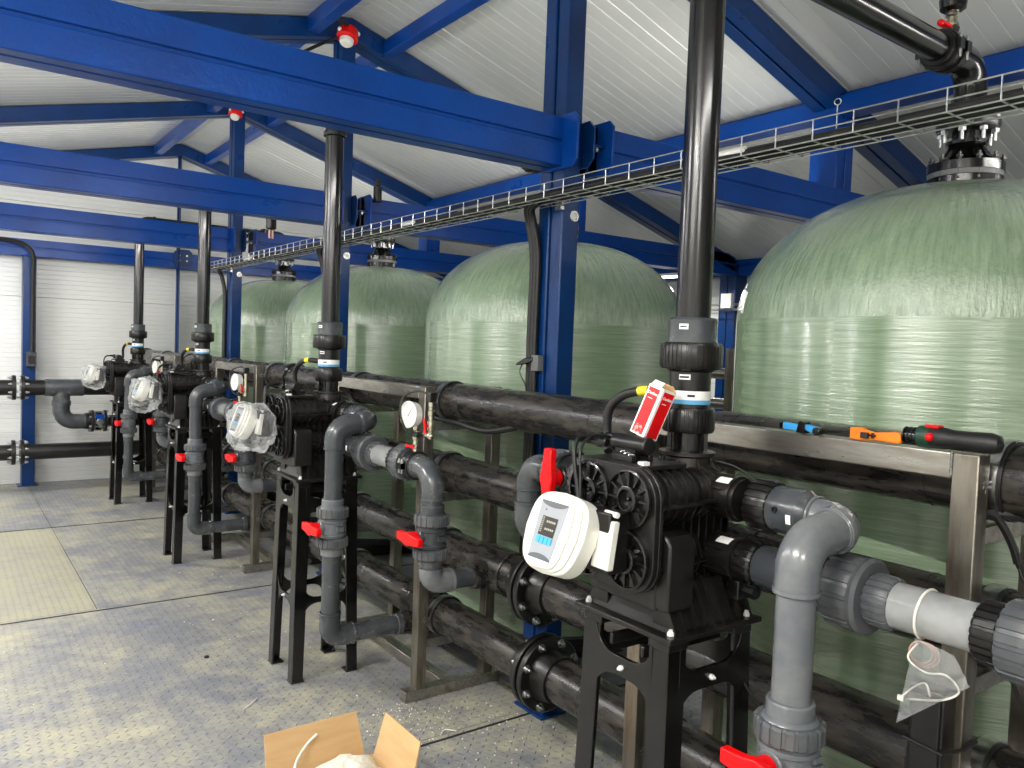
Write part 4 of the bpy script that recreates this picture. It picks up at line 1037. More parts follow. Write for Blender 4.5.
# ------------------------------------------------------------------ end pipes at the far wall
def xpipe():
    yy = 9.3
    t = thing('branch_pipe', 'black pipe with grey tee running left along the end wall, upper one', 'pipe', (.7, yy, .95))
    z = 1.07
    g = G(); g.cyl((-1.2, yy, z), (.60, yy, z), .078, 30); g.cyl((.68, yy, z), (PX, yy, z), .078, 30); g.build('pipe', m_black, t)
    g = G(); g.bcyl((.87, yy, z), (1.22, yy, z), .088, 30, .004); g.lathe((1.02, yy, z), (0, 0, -1), [(0, .08), (.13, .08), (.135, .088), (.18, .088)], 30); g.build('tee', m_dgrey, t)
    g = G(); g.elbow((1.02, yy, z-.17), (1.02, yy, .72), (1.24, yy, .72), .08, .12, 28, sock=.004); g.build('elbow', m_dgrey, t)
    g = G(); g.bcyl((1.24, yy, .72), (1.29, yy, .72), .085, 28); g.cyl((1.45, yy, .72), (PX, yy, .72), .06, 24); g.build('stub', m_black, t)
    for a, b in ((.585, .62), (.66, .695)):
        g = G(); g.bcyl((a, yy, z), (b, yy, z), .125, 32); f = g.build('flange', m_black, t)
    for k in range(8):
        an = 2*pi*(k+.5)/8; g = G(); p = V((0, yy+cos(an)*.107, z+sin(an)*.107)); g.cyl(p+V((.55, 0, 0)), p+V((.73, 0, 0)), .007, 8)
        for q in (.565, .70): g.lathe(p+V((q, 0, 0)), (1, 0, 0), [(0, .015), (.015, .015)], 6)
        g.build('bolt', m_zinc, t)
    v = thing('butterfly_valve', 'butterfly valve with blue plate between two flanges near the end wall', 'valve', (1.36, yy, .60))
    for a, b in ((1.29, 1.315), (1.41, 1.435)):
        g = G(); g.bcyl((a, yy, .72), (b, yy, .72), .115, 28); g.build('flange', m_black, v)
    g = G(); g.bcyl((1.33, yy, .72), (1.39, yy, .72), .10, 24); g.cyl((1.36, yy, .72), (1.36, yy-.13, .72), .03, 14); g.build('disc_body', m_blackgl, v)
    g = G(); g.box((1.32, yy-.14, .75), (1.40, yy-.13, .80)); g.build('name_plate', m_blue, v)
    g = G(); g.bcyl((1.36, yy-.13, .72), (1.36, yy-.155, .72), .035, 16); g.box((1.345, yy-.16, .66), (1.375, yy-.15, .72)); g.build('hand_wheel', m_zinc, v)
    for k in range(6):
        an = 2*pi*(k+.5)/6; g = G(); p = V((0, yy+cos(an)*.10, .72+sin(an)*.10)); g.cyl(p+V((1.265, 0, 0)), p+V((1.46, 0, 0)), .007, 8)
        for q in (1.27, 1.437): g.lathe(p+V((q, 0, 0)), (1, 0, 0), [(0, .014), (.014, .014)], 6)
        g.build('bolt', m_zinc, v)
    z = .42
    t = thing('branch_pipe', 'black pipe with bolted flange running left along the end wall, lower one', 'pipe', (.7, yy, z-.08))
    g = G(); g.cyl((-1.2, yy, z), (.60, yy, z), .078, 30); g.cyl((.68, yy, z), (PX, yy, z), .078, 30); g.build('pipe', m_black, t)
    for a, b in ((.585, .62), (.66, .695)):
        g = G(); g.bcyl((a, yy, z), (b, yy, z), .125, 32); g.build('flange', m_black, t)
    for k in range(8):
        an = 2*pi*(k+.5)/8; g = G(); p = V((0, yy+cos(an)*.107, z+sin(an)*.107)); g.cyl(p+V((.55, 0, 0)), p+V((.73, 0, 0)), .007, 8)
        for q in (.565, .70): g.lathe(p+V((q, 0, 0)), (1, 0, 0), [(0, .015), (.015, .015)], 6)
        g.build('bolt', m_zinc, t)
    g = G(); g.elbow((.05, yy-.02, 1.55), (.05+.3, yy-.02, 1.55), (.35+.0, yy-.02, 1.2), .03, .06, 14)
xpipe()

# ------------------------------------------------------------------ cable tray
def tray():
    x0, x1, z0, z1 = 2.03, 2.17, 2.275, 2.335; ya, yb = -.9, 7.95
    t = thing('cable_tray', 'galvanised wire mesh cable tray running the length of the tank row', 'cable tray', ((x0+x1)/2, 3.5, z0))
    g = G(); r = .0023
    for x, z in ((x0, z1), (x0, (z0+z1)/2), (x0, z0), (x0+.045, z0), (x0+.095, z0), (x1, z0), (x1, (z0+z1)/2), (x1, z1)): g.cyl((x, ya, z), (x, yb, z), r, 6)
    g.build('long_wires', m_wire, t)
    n = 0; y = ya+.03
    while y < yb:
        if n < 96: g = G()
        for a, b in (((x0, y, z1), (x0, y, z0)), ((x0, y, z0), (x1, y, z0)), ((x1, y, z0), (x1, y, z1))): g.cyl(a, b, r, 6)
        if n < 96: g.build('cross_wire', m_wire, t)
        n += 1; y += .125
    for yy in (2.70, 5.10, 7.50):
        g = G(); g.box((x1, yy-.01, z0-.02), (CX0, yy+.03, z0-.005)); g.box((x1+.005, yy-.012, z0), (CX0-.002, yy+.032, z1+.01)); g.build('wall_bracket', m_zinc, t)
    g = G()
    for yy in (1.37,): g.cyl((x1-.04, yy, z0), (x1-.04, yy, z1+.06), .002, 6); g.torus((x1-.04, yy, z1+.069), (1, .4, 0), .009, .002, 16, 6)
    g.build('hook', m_wire, t)
    for i, (x, z, r2) in enumerate(((2.06, 2.292, .013), (2.09, 2.291, .012), (2.118, 2.29, .011), (2.145, 2.292, .013), (2.10, 2.31, .009))):
        g = G(); pts = []; y = ya
        while y <= yb: pts.append((x+.006*sin(y*2.1+i), y, z+.003*sin(y*3+i*2))); y += .2
        g.tube(pts, r2, 8); o = g.build('power_cable', m_rubber, None, loc=(x, 3.5, z-r2)); tag(o, 'black cable lying in the wire mesh tray above the valves', 'cable', 'cables in the mesh tray')
    for i, (yy, L) in enumerate(((.78, .06), (1.63, .13), (3.78, .12), (4.85, .14), (6.5, .2))):  # non-emissive white tubes standing in for glowing bars along the tray
        g = G(); g.bcyl((2.05, yy, 2.300), (2.055, yy+L, 2.300), .011, 12); o = g.build('white_tube', m_sticker, None, loc=(2.057, yy, 2.283)); tag(o, 'white stand-in tube in the mesh tray, '+['by the head fitting of the nearest tank', 'just right of the nearest riser pipe', 'left of the large blue column', 'by the second blue column', 'over the farthest tank'][i], 'white tube')
tray()
for k, yy in enumerate((2.72, 5.12, 7.52)):
    t = thing('cable_drop', ['bundle of black hoses running down the left side of the large blue column', 'black hoses running down the second blue column', 'black hose curving down beside the narrow far column'][k], 'cable bundle', (CX0-.02, yy+.19, 1.1))
    for i in range(3):
        g = G(); yq = yy+.075+.022*i; g.tube(spline([(2.10, yq-.05+.02*i, 2.285), (2.12, yq+.03, 2.262), (2.15, yq+.05, 2.20), (CX0-.018, yq+.04, 2.05), (CX0-.016, yq+.045, 1.7), (CX0-.018, yq+.035, 1.3), (CX0-.016, yq+.04, .5)], 6), .013, 8); g.build('hose', m_rubber, t)
# small sensor on the large column
t = thing('level_sensor', 'small black flap sensor on a grey mount left of the large blue column', 'sensor', (2.16, 2.88, 1.56))
g = G(); g.box((2.155, 2.79, 1.55), (2.188, 2.84, 1.62)); g.build('mount', m_gaskgrey, t, .003)
g = G(); g.prism([(-.045, -.014), (.0, -.007), (.04, .010), (.035, .026), (.0, .022), (-.036, .0)], (2.13, 2.85, 1.585), (.7, -.7, 0), (0, 0, 1), (.04, .04, 0)); g.build('flap', m_blackgl, t, .004)
g = G(); g.tube(spline([(2.13, 2.87, 1.58), (2.11, 2.86, 1.54), (2.13, 2.84, 1.48), (2.15, 2.84, 1.38), (2.17, 2.86, 1.25)], 6), .003, 6); g.build('lead', m_rubber, t)
# cable slung under the top header
g = G(); g.tube(spline([(1.88, 3.42, 1.33), (1.90, 3.22, 1.305), (1.90, 3.03, 1.30), (1.89, 2.80, 1.29), (1.90, 2.62, 1.32), (1.92, 2.50, 1.36)], 8), .013, 8)
o = g.build('slung_cable', m_rubber, None, loc=(1.92, Y(1.3), 1.25)); tag(o, 'black cable sagging under the topmost header right of the gauge', 'cable')
g = G(); g.tube(spline([(2.1, 2.62, 1.30), (2.08, 2.60, 1.15), (2.10, 2.64, 1.05), (2.06, 2.66, .85), (2.12, 2.70, .72)], 8), .003, 6)
o = g.build('hanging_wire', m_rubber, None, loc=(2.1, 2.6, .7)); tag(o, 'thin black wire hanging in front of the second tank, left of the grey bend', 'wire')
# drooping wire by the second post
g = G(); g.tube(spline([(1.88, 3.2, .62), (1.86, 3.26, .50), (1.86, 3.33, .46), (1.87, 3.42, .44)], 8), .0035, 6); g.ball((1.865, 3.24, .53), .009, 8, (1, 1, 1.6))
o = g.build('hanging_wire', m_rubber, None, loc=(1.87, 3.25, .44)); tag(o, 'thin black wire looping over the lowest header beside the second steel post', 'wire')
g = G(); g.tube(spline([(1.66, Y(-.10), .86), (1.68, Y(-.16), .80), (1.70, Y(-.20), .70), (1.71, Y(-.21), .55)], 8), .003, 6)
o = g.build('hanging_wire', m_rubber, None, loc=(1.68, Y(-.15), .55)); tag(o, 'thin black wire hanging off the nearest valve stand', 'wire')

# ------------------------------------------------------------------ sirens, hooks and lamps
def siren(x, y, z, lab, s=1):
    t = thing('alarm_siren', lab, 'siren', (x, y, z))
    g = G(); g.lathe((x, y, z), (-.25, -.2, -1), [(-.05*s, .035*s), (-.045*s, .075*s), (.03*s, .085*s), (.04*s, .075*s)], 24); g.build('housing', m_red, t)
    g = G(); g.lathe(V((x, y, z))+V((-.01, -.008, -.042))*s, (-.25, -.2, -1), [(0, .056*s), (.03*s, .052*s), (.045*s, .036*s), (.05*s, 0)], 24); g.build('lens', m_white, t)
    for dx in (-.085, .085): g = G(); g.ball((x+dx*s*.9, y-.02, z+.02*s), .018*s, 10); g.build('mount_lug', m_white, t)
siren(2.19, 5.03, 3.68, 'red and white alarm siren at the ridge, the larger upper one', .85)
siren(2.17, 7.42, 3.68, 'red and white alarm siren at the ridge, the smaller far one', .72)
g = G(); g.tube([(2.2, 5.0, 3.72), (2.0, 4.9, 3.74), (1.95, 4.6, 3.70), (1.9, 3.9, 3.70)], .012, 6); o = g.build('siren_cable', m_rubber, None, loc=(2.1, 4.9, 3.7)); tag(o, 'black cable leading along the purlin to the larger red siren', 'cable')
g = G(); g.tube([(2.16, 5.06, 3.68), (2.04, 5.04, 3.60), (1.85, 5.03, 3.47)], .012, 6); o = g.build('siren_cable', m_rubber, None, loc=(2.1, 4.9, 3.5)); tag(o, 'black cable hanging left of the larger red siren', 'cable')
def beam_plug(x, y, z, lab):
    t = thing('cable_gland', lab, 'cable gland', (x, y, z)); g = G(); g.lathe((x, y, z), (0, 0, -1), [(0, .02), (.02, .036), (.09, .036), (.10, .022)], 14); g.build('cap', m_rubber, t); g = G(); g.cyl((x-.01, y, z-.10), (x-.01, y, z-.16), .008, 8); g.cyl((x+.012, y, z-.10), (x+.012, y, z-.16), .008, 8); g.build('copper_ends', m_copper, t)
beam_plug(1.90, 5.6, 2.52, 'small black cable gland hanging below the second crossbeam')
g = G(); g.lathe((2.45, 5.05, 2.62), (0, 0, 1), [(0, .03), (.1, .03), (.11, .02), (.15, .02), (.16, .012)], 14); o = g.build('beam_socket', m_black, None, loc=(2.45, 5.05, 2.6)); tag(o, 'small black cylinder on top of the second column splice', 'socket')

LP1, LP2, LP3, LP4, LP5 = 84, 26, 8, 9, 24
def lamp(x, y, z, L, W, aim, power, lab, axis='y'):
    """batten lamp: slim housing with a diffuser on the side it shines to, and the light itself"""
    t = thing('batten_lamp', lab, 'lamp', (x, y, z))
    a = V(aim).normalized(); lx = V((0, 1, 0)) if axis == 'y' else V((1, 0, 0)); sd = a.cross(lx).normalized()
    g = G(); g.prism([(-W/2, -.012), (W/2, -.012), (W/2, .012), (-W/2, .012)], V((x, y, z))-lx*L/2, sd, a, lx*L); g.build('housing', m_white, t, .003)
    g = G(); g.prism([(-W*.4, .012), (W*.4, .012), (W*.3, .02), (-W*.3, .02)], V((x, y, z))-lx*L*.48, sd, a, lx*L*.96); g.build('diffuser', m_lamp, t)
    li = bpy.data.lights.new('batten_light', 'AREA'); li.shape = 'RECTANGLE'; li.size = L; li.size_y = W*.8
    li.energy = power; li.color = (1, .97, .92)
    o = bpy.data.objects.new('batten_light', li); COL.objects.link(o)
    zz = -a; xx = lx; yy = zz.cross(xx)
    m = Matrix.Identity(4)
    for i in range(3): m[i][0] = xx[i]; m[i][1] = yy[i]; m[i][2] = zz[i]
    p = V((x, y, z))+a*.03; m[0][3], m[1][3], m[2][3] = p
    o.matrix_world = m
ORD = ['first', 'second', 'third', 'fourth', 'fifth']
for i, yy in enumerate((-1.6, .7, 3.1, 5.5, 8.2)):
    lamp(-.75, yy, 2.78, 1.3, .07, (0, 0, -1), LP1, 'white batten lamp over the aisle left of the picture, '+ORD[i]+' from the viewer', 'y')
for i, yy in enumerate((.9, 3.3, 5.7, 8.2)):
    lamp(-1.5, yy, 2.5, 1.3, .12, (.5, 0, 1), LP2, 'added unseen uplight along the left wall, '+ORD[i]+' from the viewer', 'y')  # unseen uplights added to brighten the left ceiling
for i, y0 in enumerate((.3, 2.7, 5.1, 7.5)):  # unseen lamps added behind the beams to light ceiling and tanks
    lamp(3.45, y0+.16, 2.555, 1.3, .07, (0, 1, .55), LP3, 'added slim batten lamp hidden behind the crossbeam right of the '+ORD[i]+' column', 'x')
    lamp(1.0, y0+.16, 2.555, 1.3, .07, (0, 1, .3), LP4, 'added slim batten lamp hidden behind the crossbeam left of the '+ORD[i]+' column', 'x')
for i, yy in enumerate((.0, 5.6)): lamp(5.7, yy, 2.40, 1.2, .10, (-.1, 0, -1), LP5, 'added unseen batten lamp low behind the tanks, '+('near' if i == 0 else 'far')+' one', 'y')  # unseen lamps added to light the walls behind the tanks

# ------------------------------------------------------------------ things on the rail
zr = 1.459
t = thing('cordless_screwdriver', 'black cordless screwdriver with red switch lying on the steel rail end', 'screwdriver', (1.80, .80, zr))
ya = .945
g = G(); g.lathe((1.80, ya-.035, zr+.026), (0, -1, 0), [(-.0, .012), (.004, .021), (.03, .025), (.06, .024), (.075, .021), (.09, .0205), (.155, .0225), (.172, .018), (.18, .0)], 24); g.build('grip', m_rubber, t)
g = G(); g.lathe((1.80, ya-.036, zr+.0258), (0, -1, 0), [(0, .020), (.004, .0245), (.026, .0262), (.034, .024)], 24); g.build('green_ring', m_green, t)
g = G(); g.lathe((1.80, ya, zr+.024), (0, -1, 0), [(0, .008), (.005, .016), (.02, .019), (.036, .019)], 18)
for k in range(3): g.torus((1.80, ya-.008-.010*k, zr+.024), (0, 1, 0), .0185, .0025, 20, 6)
g.build('chuck', m_blackgl, t)
g = G(); g.cyl((1.80, ya+.02, zr+.026), (1.80, ya, zr+.024), .003, 8); g.build('bit', m_zinc, t)
g = G(); g.ball((1.775, ya-.072, zr+.028), .0095, 12); g.build('switch', m_red, t)
g = G(); g.box((1.785, ya-.085, zr+.047), (1.812, ya-.055, zr+.054)); g.build('top_slider', m_red, t, .002)
t = thing('cable_cutter', 'orange cable cutter lying on the steel rail beside the screwdriver', 'cutter', (1.79, 1.0, zr))
g = G(); g.prism([(-.012, 0), (.0, -.003), (.035, .002), (.085, .0), (.09, .006), (.088, .022), (.08, .027), (.03, .020), (.0, .027), (-.012, .02)], (1.78, 1.04, zr+.003), (0, -1.12, 0), (0, 0, 1), (.016, 0, 0)); g.build('body', m_orange, t, .003)
g = G(); g.prism([(-.005, 0), (.03, 0), (.03, .030), (.018, .030), (-.005, .027)], (1.782, 1.062, zr+.002), (0, -1, 0), (0, 0, 1), (.018, 0, 0)); g.build('head', m_orange, t, .003)
g = G(); g.cbox((1.783, 1.024, zr+.015), (.024, .018, .014)); g.cbox((1.777, 1.005, zr+.016), (.008, .014, .005)); g.cbox((1.777, 1.005, zr+.016), (.008, .005, .013)); g.build('blade_holder', m_blackgl, t, .001)
t = thing('wire_stripper', 'blue and black wire stripper lying on the steel rail', 'stripper', (1.79, 1.2, zr))
g = G(); g.prism([(0, .004), (.05, .002), (.06, .018), (.0, .022)], (1.775, 1.25, zr+.003), (0, -1, 0), (0, 0, 1), (.018, 0, 0)); g.prism([(.055, .012), (.095, -.002), (.105, .006), (.10, .018), (.06, .024)], (1.775, 1.25, zr+.002), (0, -1, 0), (0, 0, 1), (.018, 0, 0)); g.build('handles', m_cyan, t, .003)
g = G(); g.prism([(-.012, .006), (.0, .003), (.0, .022), (-.012, .018)], (1.778, 1.25, zr+.003), (0, -1, 0), (0, 0, 1), (.012, 0, 0)); g.build('end_cap', m_blackgl, t, .001)
g = G(); g.prism([(.042, .0), (.066, -.001), (.068, .028), (.05, .03)], (1.772, 1.25, zr+.002), (0, -1, 0), (0, 0, 1), (.024, 0, 0)); g.build('jaw', m_blackgl, t, .001)
g = G(); g.bcyl((1.77, 1.152, zr+.010), (1.80, 1.152, zr+.010), .010, 14); g.build('wheel', m_blackgl, t)

# ------------------------------------------------------------------ red carton on the valve
def carton():
    t = thing('red_carton', 'small red and white product carton leaning on top of the nearest valve', 'carton', (1.44, Y(.005), 1.44))
    zx = V((.36*.72, -.36*.72, 1)).normalized()
    xx = V((1, 0, 0)); xx = (xx-zx*xx.dot(zx)).normalized(); yx = zx.cross(xx)
    o = V((1.415, Y(.036), 1.452)); w, H = .050, .130
    def P(a, b, c): return o+xx*a+yx*b+zx*c
    # corner nearest the viewer is (a=0,b=-w)
    g = G(); vs = [P(a, b, c) for c in (0, H) for a, b in ((0, -w), (w, -w), (w, 0), (0, 0))]
    g.add(vs, [(3, 2, 1, 0), (4, 5, 6, 7), (0, 1, 5, 4), (1, 2, 6, 5), (2, 3, 7, 6), (3, 0, 4, 7)]); b = g.build('box', m_sticker, t)
    g = G(); e = .0005
    def face(o2, u, wv, x0, z0, x1, z1, m, nm, n):
        g = G(); g.prism([(x0, z0), (x1, z0), (x1, z1), (x0, z1)], o2, u, wv, n*e); return g.build(nm, m, t)
    nl = -xx; nr = -yx
    ol = P(0, 0, 0)+nl*.0002; orr = P(0, -w, 0)+nr*.0002
    f1 = face(ol, -yx, zx, .005, .004, w-.009, H-.006, m_red, 'red_panel', nl)
    f2 = face(orr, xx, zx, .007, .004, w-.004, H-.006, m_red, 'red_panel', nr)
    g = G(); g.prism([(.006, .004), (.032, .004), (.034, .026), (.012, .026)], ol+nl*.0006, -yx, zx, nl*.0002); g.build('picture_patch', M('pale_pink_print', (235, 170, 165), .5, 0, (210, 30, 35), 160, .45, .5), f1)
    g = text('Danfoss', .0105, ol-yx*(w/2-.002)+zx*(H-.020)+nl*.001, -yx, zx, .0002, .0002); g.build('brand_lettering', m_sticker, f1)
    g = text('Danfoss', .0105, orr+xx*(w/2+.002)+zx*(H-.022)+nr*.001, xx, zx, .0002, .0002); g.build('brand_lettering', m_sticker, f2)
    g = G(); g.prism([(.012, H-.034), (.028, H-.034), (.028, H-.032), (.012, H-.032)], ol+nl*.0006, -yx, zx, nl*.0002); g.build('small_print', m_sticker, f1)
    g = G(); g.prism([(.014, H-.037), (.030, H-.037), (.030, H-.035), (.014, H-.035)], orr+nr*.0006, xx, zx, nr*.0002); g.build('small_print', m_sticker, f2)
    # tuck flap standing up at the top
    g = G(); vs = [P(.002, -.003, H), P(.002, -w+.012, H), P(.010, -w+.013, H+.014), P(.010, -.004, H+.014)]; vs += [p+xx*.0015 for p in vs]
    g.add(vs, [(0, 1, 2, 3), (7, 6, 5, 4), (0, 4, 5, 1), (1, 5, 6, 2), (2, 6, 7, 3), (3, 7, 4, 0)]); g.build('top_flap', m_sticker, t)
    g = G(); vs = [P(w, -w+.002, H), P(w, -.004, H), P(w-.012, -.006, H+.012), P(w-.012, -w+.006, H+.012)]; vs += [p+zx*.0015 for p in vs]
    g.add(vs, [(0, 1, 2, 3), (7, 6, 5, 4), (0, 4, 5, 1), (1, 5, 6, 2), (2, 6, 7, 3), (3, 7, 4, 0)]); g.build('side_flap', m_card, t)
carton()

# ------------------------------------------------------------------ cardboard box on the floor
def cardboard():
    x0, x1, y0, y1, h, th = .905, 1.30, 2.29, 2.585, .14, .006
    t = thing('cardboard_box', 'open cardboard box on the floor at the bottom edge of the view', 'box', ((x0+x1)/2, (y0+y1)/2, 0))
    g = G(); g.box((x0, y0, 0), (x1, y1, th)); g.build('bottom', m_card, t)
    for lo, hi in (((x0, y0, 0), (x0+th, y1, h)), ((x1-th, y0, 0), (x1, y1, h)), ((x0, y0, 0), (x1, y0+th, h)), ((x0, y1-th, 0), (x1, y1, h))):
        g = G(); g.box(lo, hi); g.build('side_wall', m_card, t, .001)
    def flap(a, b, d, nm='flap', tr=.01):
        a, b, d = V(a), V(b), V(d); e = (b-a).normalized(); n = e.cross(d).normalized()*.005
        vs = [a, b, b+d-e*tr, a+d+e*tr]; vs += [p+n for p in vs]; g = G()
        g.add(vs, [(0, 1, 2, 3), (7, 6, 5, 4), (0, 4, 5, 1), (1, 5, 6, 2), (2, 6, 7, 3), (3, 7, 4, 0)]); return g.build(nm, m_card, t)
    flap((x0, y1, h), (x1-.035, y1, h), (-.012, .035, .157)); flap((x1, y1-.015, h), (x1, y0, h), (.038, 0, .155))
    flap((x0, y0, h), (x0, y1-.02, h), (-.16, 0, .03)); flap((x1, y0, h), (x0, y0, h), (0, -.15, .02))
    s = G(); N = 28; Mr = 12; c = V((1.13, 2.44, .115)); vs = []; fs = []
    for i in range(Mr+1):
        ph = pi*i/Mr
        for j in range(N):
            a = 2*pi*j/N; d = V((sin(ph)*cos(a), sin(ph)*sin(a), cos(ph))); r = 1+.12*noise.noise(d*3)+.04*noise.noise(d*11)
            vs.append(c+V((d.x*.145, d.y*.12, max(d.z, -.7)*.115))*r)
    for i in range(Mr):
        for j in range(N): j2 = (j+1) % N; fs.append((i*N+j, (i+1)*N+j, (i+1)*N+j2, i*N+j2))
    s.add(vs, fs); o = s.build('woven_sack', m_sack, None, ang=60, loc=(1.14, 2.40, .01)); tag(o, 'crumpled white woven wrapping inside the open cardboard box', 'sack')
    g = G(); g.tube(spline([(.93, 2.34, .15), (.945, 2.44, .18), (.985, 2.53, .215), (1.04, 2.58, .242), (1.085, 2.597, .262)], 8), .005, 8); o = g.build('plastic_strap', m_tape, None, loc=(1.0, 2.4, .17)); tag(o, 'curved white strap leaning inside the open cardboard box', 'strap')
cardboard()

# ------------------------------------------------------------------ bag of leads on the near grey pipe, coiled cable, meter box
def near_bits():
    c = V((D2X, Y(-.635), D2Z))
    g = G(); g.torus(c, (0, 1, .06), .0495, .0028, 36, 8); o = g.build('cable_tie', m_tape, None, loc=tuple(c-V((0, 0, .05)))); tag(o, 'white cord looped round the nearest grey sight tube', 'cord')
    t = thing('lead_coil', 'coil of pinkish leads hanging under the nearest grey sight tube', 'leads', (1.6, Y(-.635), D2Z-.13))
    g = G()
    for k in range(3): g.torus((1.585+.004*k, Y(-.635)-.002*k, D2Z-.075-.003*k), (1, .35, 0), .021+.002*k, .002, 24, 6)
    g.build('coil', m_copper, t)
    g = G(); g.tube(spline([(1.585, Y(-.63), D2Z-.055), (1.575, Y(-.615), D2Z-.09), (1.575, Y(-.65), D2Z-.108), (1.575, Y(-.69), D2Z-.10), (1.575, Y(-.715), D2Z-.122), (1.575, Y(-.685), D2Z-.150), (1.575, Y(-.615), D2Z-.175)], 8), .0022, 6); g.build('lead', m_tape, t)
    g = G(); g.tube(spline([(1.57, Y(-.61), D2Z-.17), (1.57, Y(-.635), D2Z-.14), (1.57, Y(-.655), D2Z-.128), (1.57, Y(-.665), D2Z-.15)], 8), .002, 6); g.cbox((1.572, Y(-.607), D2Z-.175), (.006, .012, .010)); g.build('plug', m_tape, t)
    # the bag: crumpled two-layer film
    o2 = V((1.572, Y(-.628), D2Z-.045)); nU, nV = 16, 18; g = G()
    for s in (-1, 1):
        vs = []; fs = []
        for i in range(nU+1):
            for j in range(nV+1):
                u = i/nU; v = j/nV
                top = V((0, .0-.075*u, -.0-.01*u)); bot = V((0, .028-.135*u, -.185+.125*u))
                p = top.lerp(bot, v)
                th = .012*sin(pi*u)*sin(pi*min(v, 1)); wv = .006*noise.noise(V((u*5, v*5, s*3)))
                vs.append(o2+p+V((s*th+wv, 0, 0)))
        for i in range(nU):
            for j in range(nV): a = i*(nV+1)+j; fs.append((a, a+1, a+nV+2, a+nV+1))
        g.add(vs, fs)
    o = g.build('plastic_bag', m_film, None, ang=60, loc=tuple(o2)); tag(o, 'clear plastic bag of leads hanging under the nearest grey sight tube', 'plastic bag')
    # spiral cable
    t = thing('spiral_cable', 'black spiral cable hanging right of the nearest steel post', 'cable', (1.9, .76, 1.2))
    P = spline([(1.86, .80, 1.31), (1.87, .775, 1.325), (1.88, .755, 1.30), (1.885, .735, 1.26), (1.89, .725, 1.225)], 14); g = G(); pts = []
    for i, p in enumerate(P):
        for q in range(6):
            a = 2*pi*q/6; nx = P[min(i+1, len(P)-1)]; pts.append(p.lerp(nx, q/6)+V((cos(a)*.009, .5*cos(a)*.009, sin(a)*.009)))
    g.tube(pts, .0035, 6); g.tube(P, .0085, 8); g.build('coil', m_rubber, t)
    g = G(); g.tube(spline([(1.87, .78, 1.325), (1.90, .74, 1.325), (1.95, .70, 1.31), (2.0, .66, 1.30)], 8), .011, 8); g.build('upper_lead', m_rubber, t)
    g = G(); g.tube(spline([(1.89, .725, 1.225), (1.89, .71, 1.19), (1.90, .68, 1.17), (1.92, .62, 1.15)], 8), .004, 8); g.build('lower_lead', m_rubber, t)
    t = thing('meter_box', 'black rectangular box strapped to the nearest steel post, low down', 'box', (1.76, Y(FRY), .71))
    g = G(); g.box((1.735, Y(FRY)-.012, .72), (1.788, Y(FRY)+.062, .945)); g.build('housing', m_black, t, .003)
    g = G(); g.box((1.730, Y(FRY)-.006, .74), (1.735, Y(FRY)+.054, .93)); g.build('lid', m_rubber, t, .002)
    g = G(); g.tube([(1.80, Y(FRY)+.066, .825), (1.728, Y(FRY)+.066, .825), (1.728, Y(FRY)-.016, .82), (1.785, Y(FRY)-.034, .823), (1.845, Y(FRY)-.034, .826)], .004, 6); g.build('strap', m_rubber, t)
    g = G(); g.tube(spline([(1.78, Y(FRY)-.035, 1.06), (1.80, Y(FRY)-.07, 1.055), (1.83, Y(FRY)-.10, .99), (1.86, Y(FRY)-.12, .93), (1.92, Y(FRY)-.16, .90)], 8), .004, 8); o = g.build('hanging_wire', m_rubber, None, loc=(1.8, Y(FRY)-.1, .9)); tag(o, 'black wire drooping right of the nearest steel post at the lower right', 'wire')
near_bits()

# ------------------------------------------------------------------ things behind the tanks on the right wall
t = thing('rear_pipe_rack', 'grey pipes on a steel rack behind the tanks, seen between riser and nearest tank', 'pipe rack', (4.6, 4.5, 0))
for z in (1.30, 1.52):
    g = G(); g.cyl((4.6, -1, z), (4.6, 9.2, z), .04, 16); g.build('pipe', m_steelh, t)
for y in (1.0, 3.6, 6.0, 8.4):
    g = G(); g.box((4.5, y, 0), (4.56, y+.06, 1.7)); g.build('post', m_steel, t)
t = thing('wall_tray', 'thin wire cable tray along the right wall behind the tanks', 'cable tray', (6.3, 4, 2.1))
g = G()
for x in (6.2, 6.36):
    for z in (2.1, 2.15): g.cyl((x, -2, z), (x, 9.6, z), .004, 6)
y = -2
while y < 9.6: g.cyl((6.2, y, 2.1), (6.36, y, 2.1), .003, 5); y += .2
g.build('wires', m_wire, t)
g = G(); g.box((6.18, 5.0, 2.11), (6.22, 5.12, 2.25)); g.build('socket', m_white, t)

# ------------------------------------------------------------------ swarf crumbs on the floor
g = G()
for cx, cy, n, sp in ((1.62, 3.05, 110, .16), (1.75, 2.9, 60, .25), (1.95, 2.65, 60, .2), (1.4, 2.4, 30, .3), (1.6, 1.95, 50, .12), (1.6, 5.6, 40, .3), (.9, 4.4, 14, .6), (1.3, 4.6, 16, .4)):
    for i in range(n):
        x = random.gauss(cx, sp); y = random.gauss(cy, sp*.7); s = random.uniform(.0015, .004)
        g.cbox((x, y, s*.5), (s*random.uniform(1, 2.2), s*random.uniform(.8, 1.6), s), Matrix.Rotation(random.random()*3, 3, 'Z'))
o = g.build('swarf_crumbs', m_sticker, None, loc=(1.6, 3, 0)); tag(o, 'tiny white plastic swarf crumbs scattered on the tread plate floor', 'crumbs', None, 'stuff')
for i, (pts, lab) in enumerate(((((1.10, 3.46, .004), (1.15, 3.50, .006), (1.19, 3.545, .004)), 'short white curl of plastic on the floor left of the second stand'), (((1.72, 2.80, .004), (1.76, 2.83, .006), (1.80, 2.80, .004)), 'short white curl of plastic on the floor by the steel frame base'))):
    g = G(); g.tube(spline(pts, 6), .0025, 6); o = g.build('plastic_shaving', m_tape, None, loc=pts[0]); tag(o, lab, 'shaving')
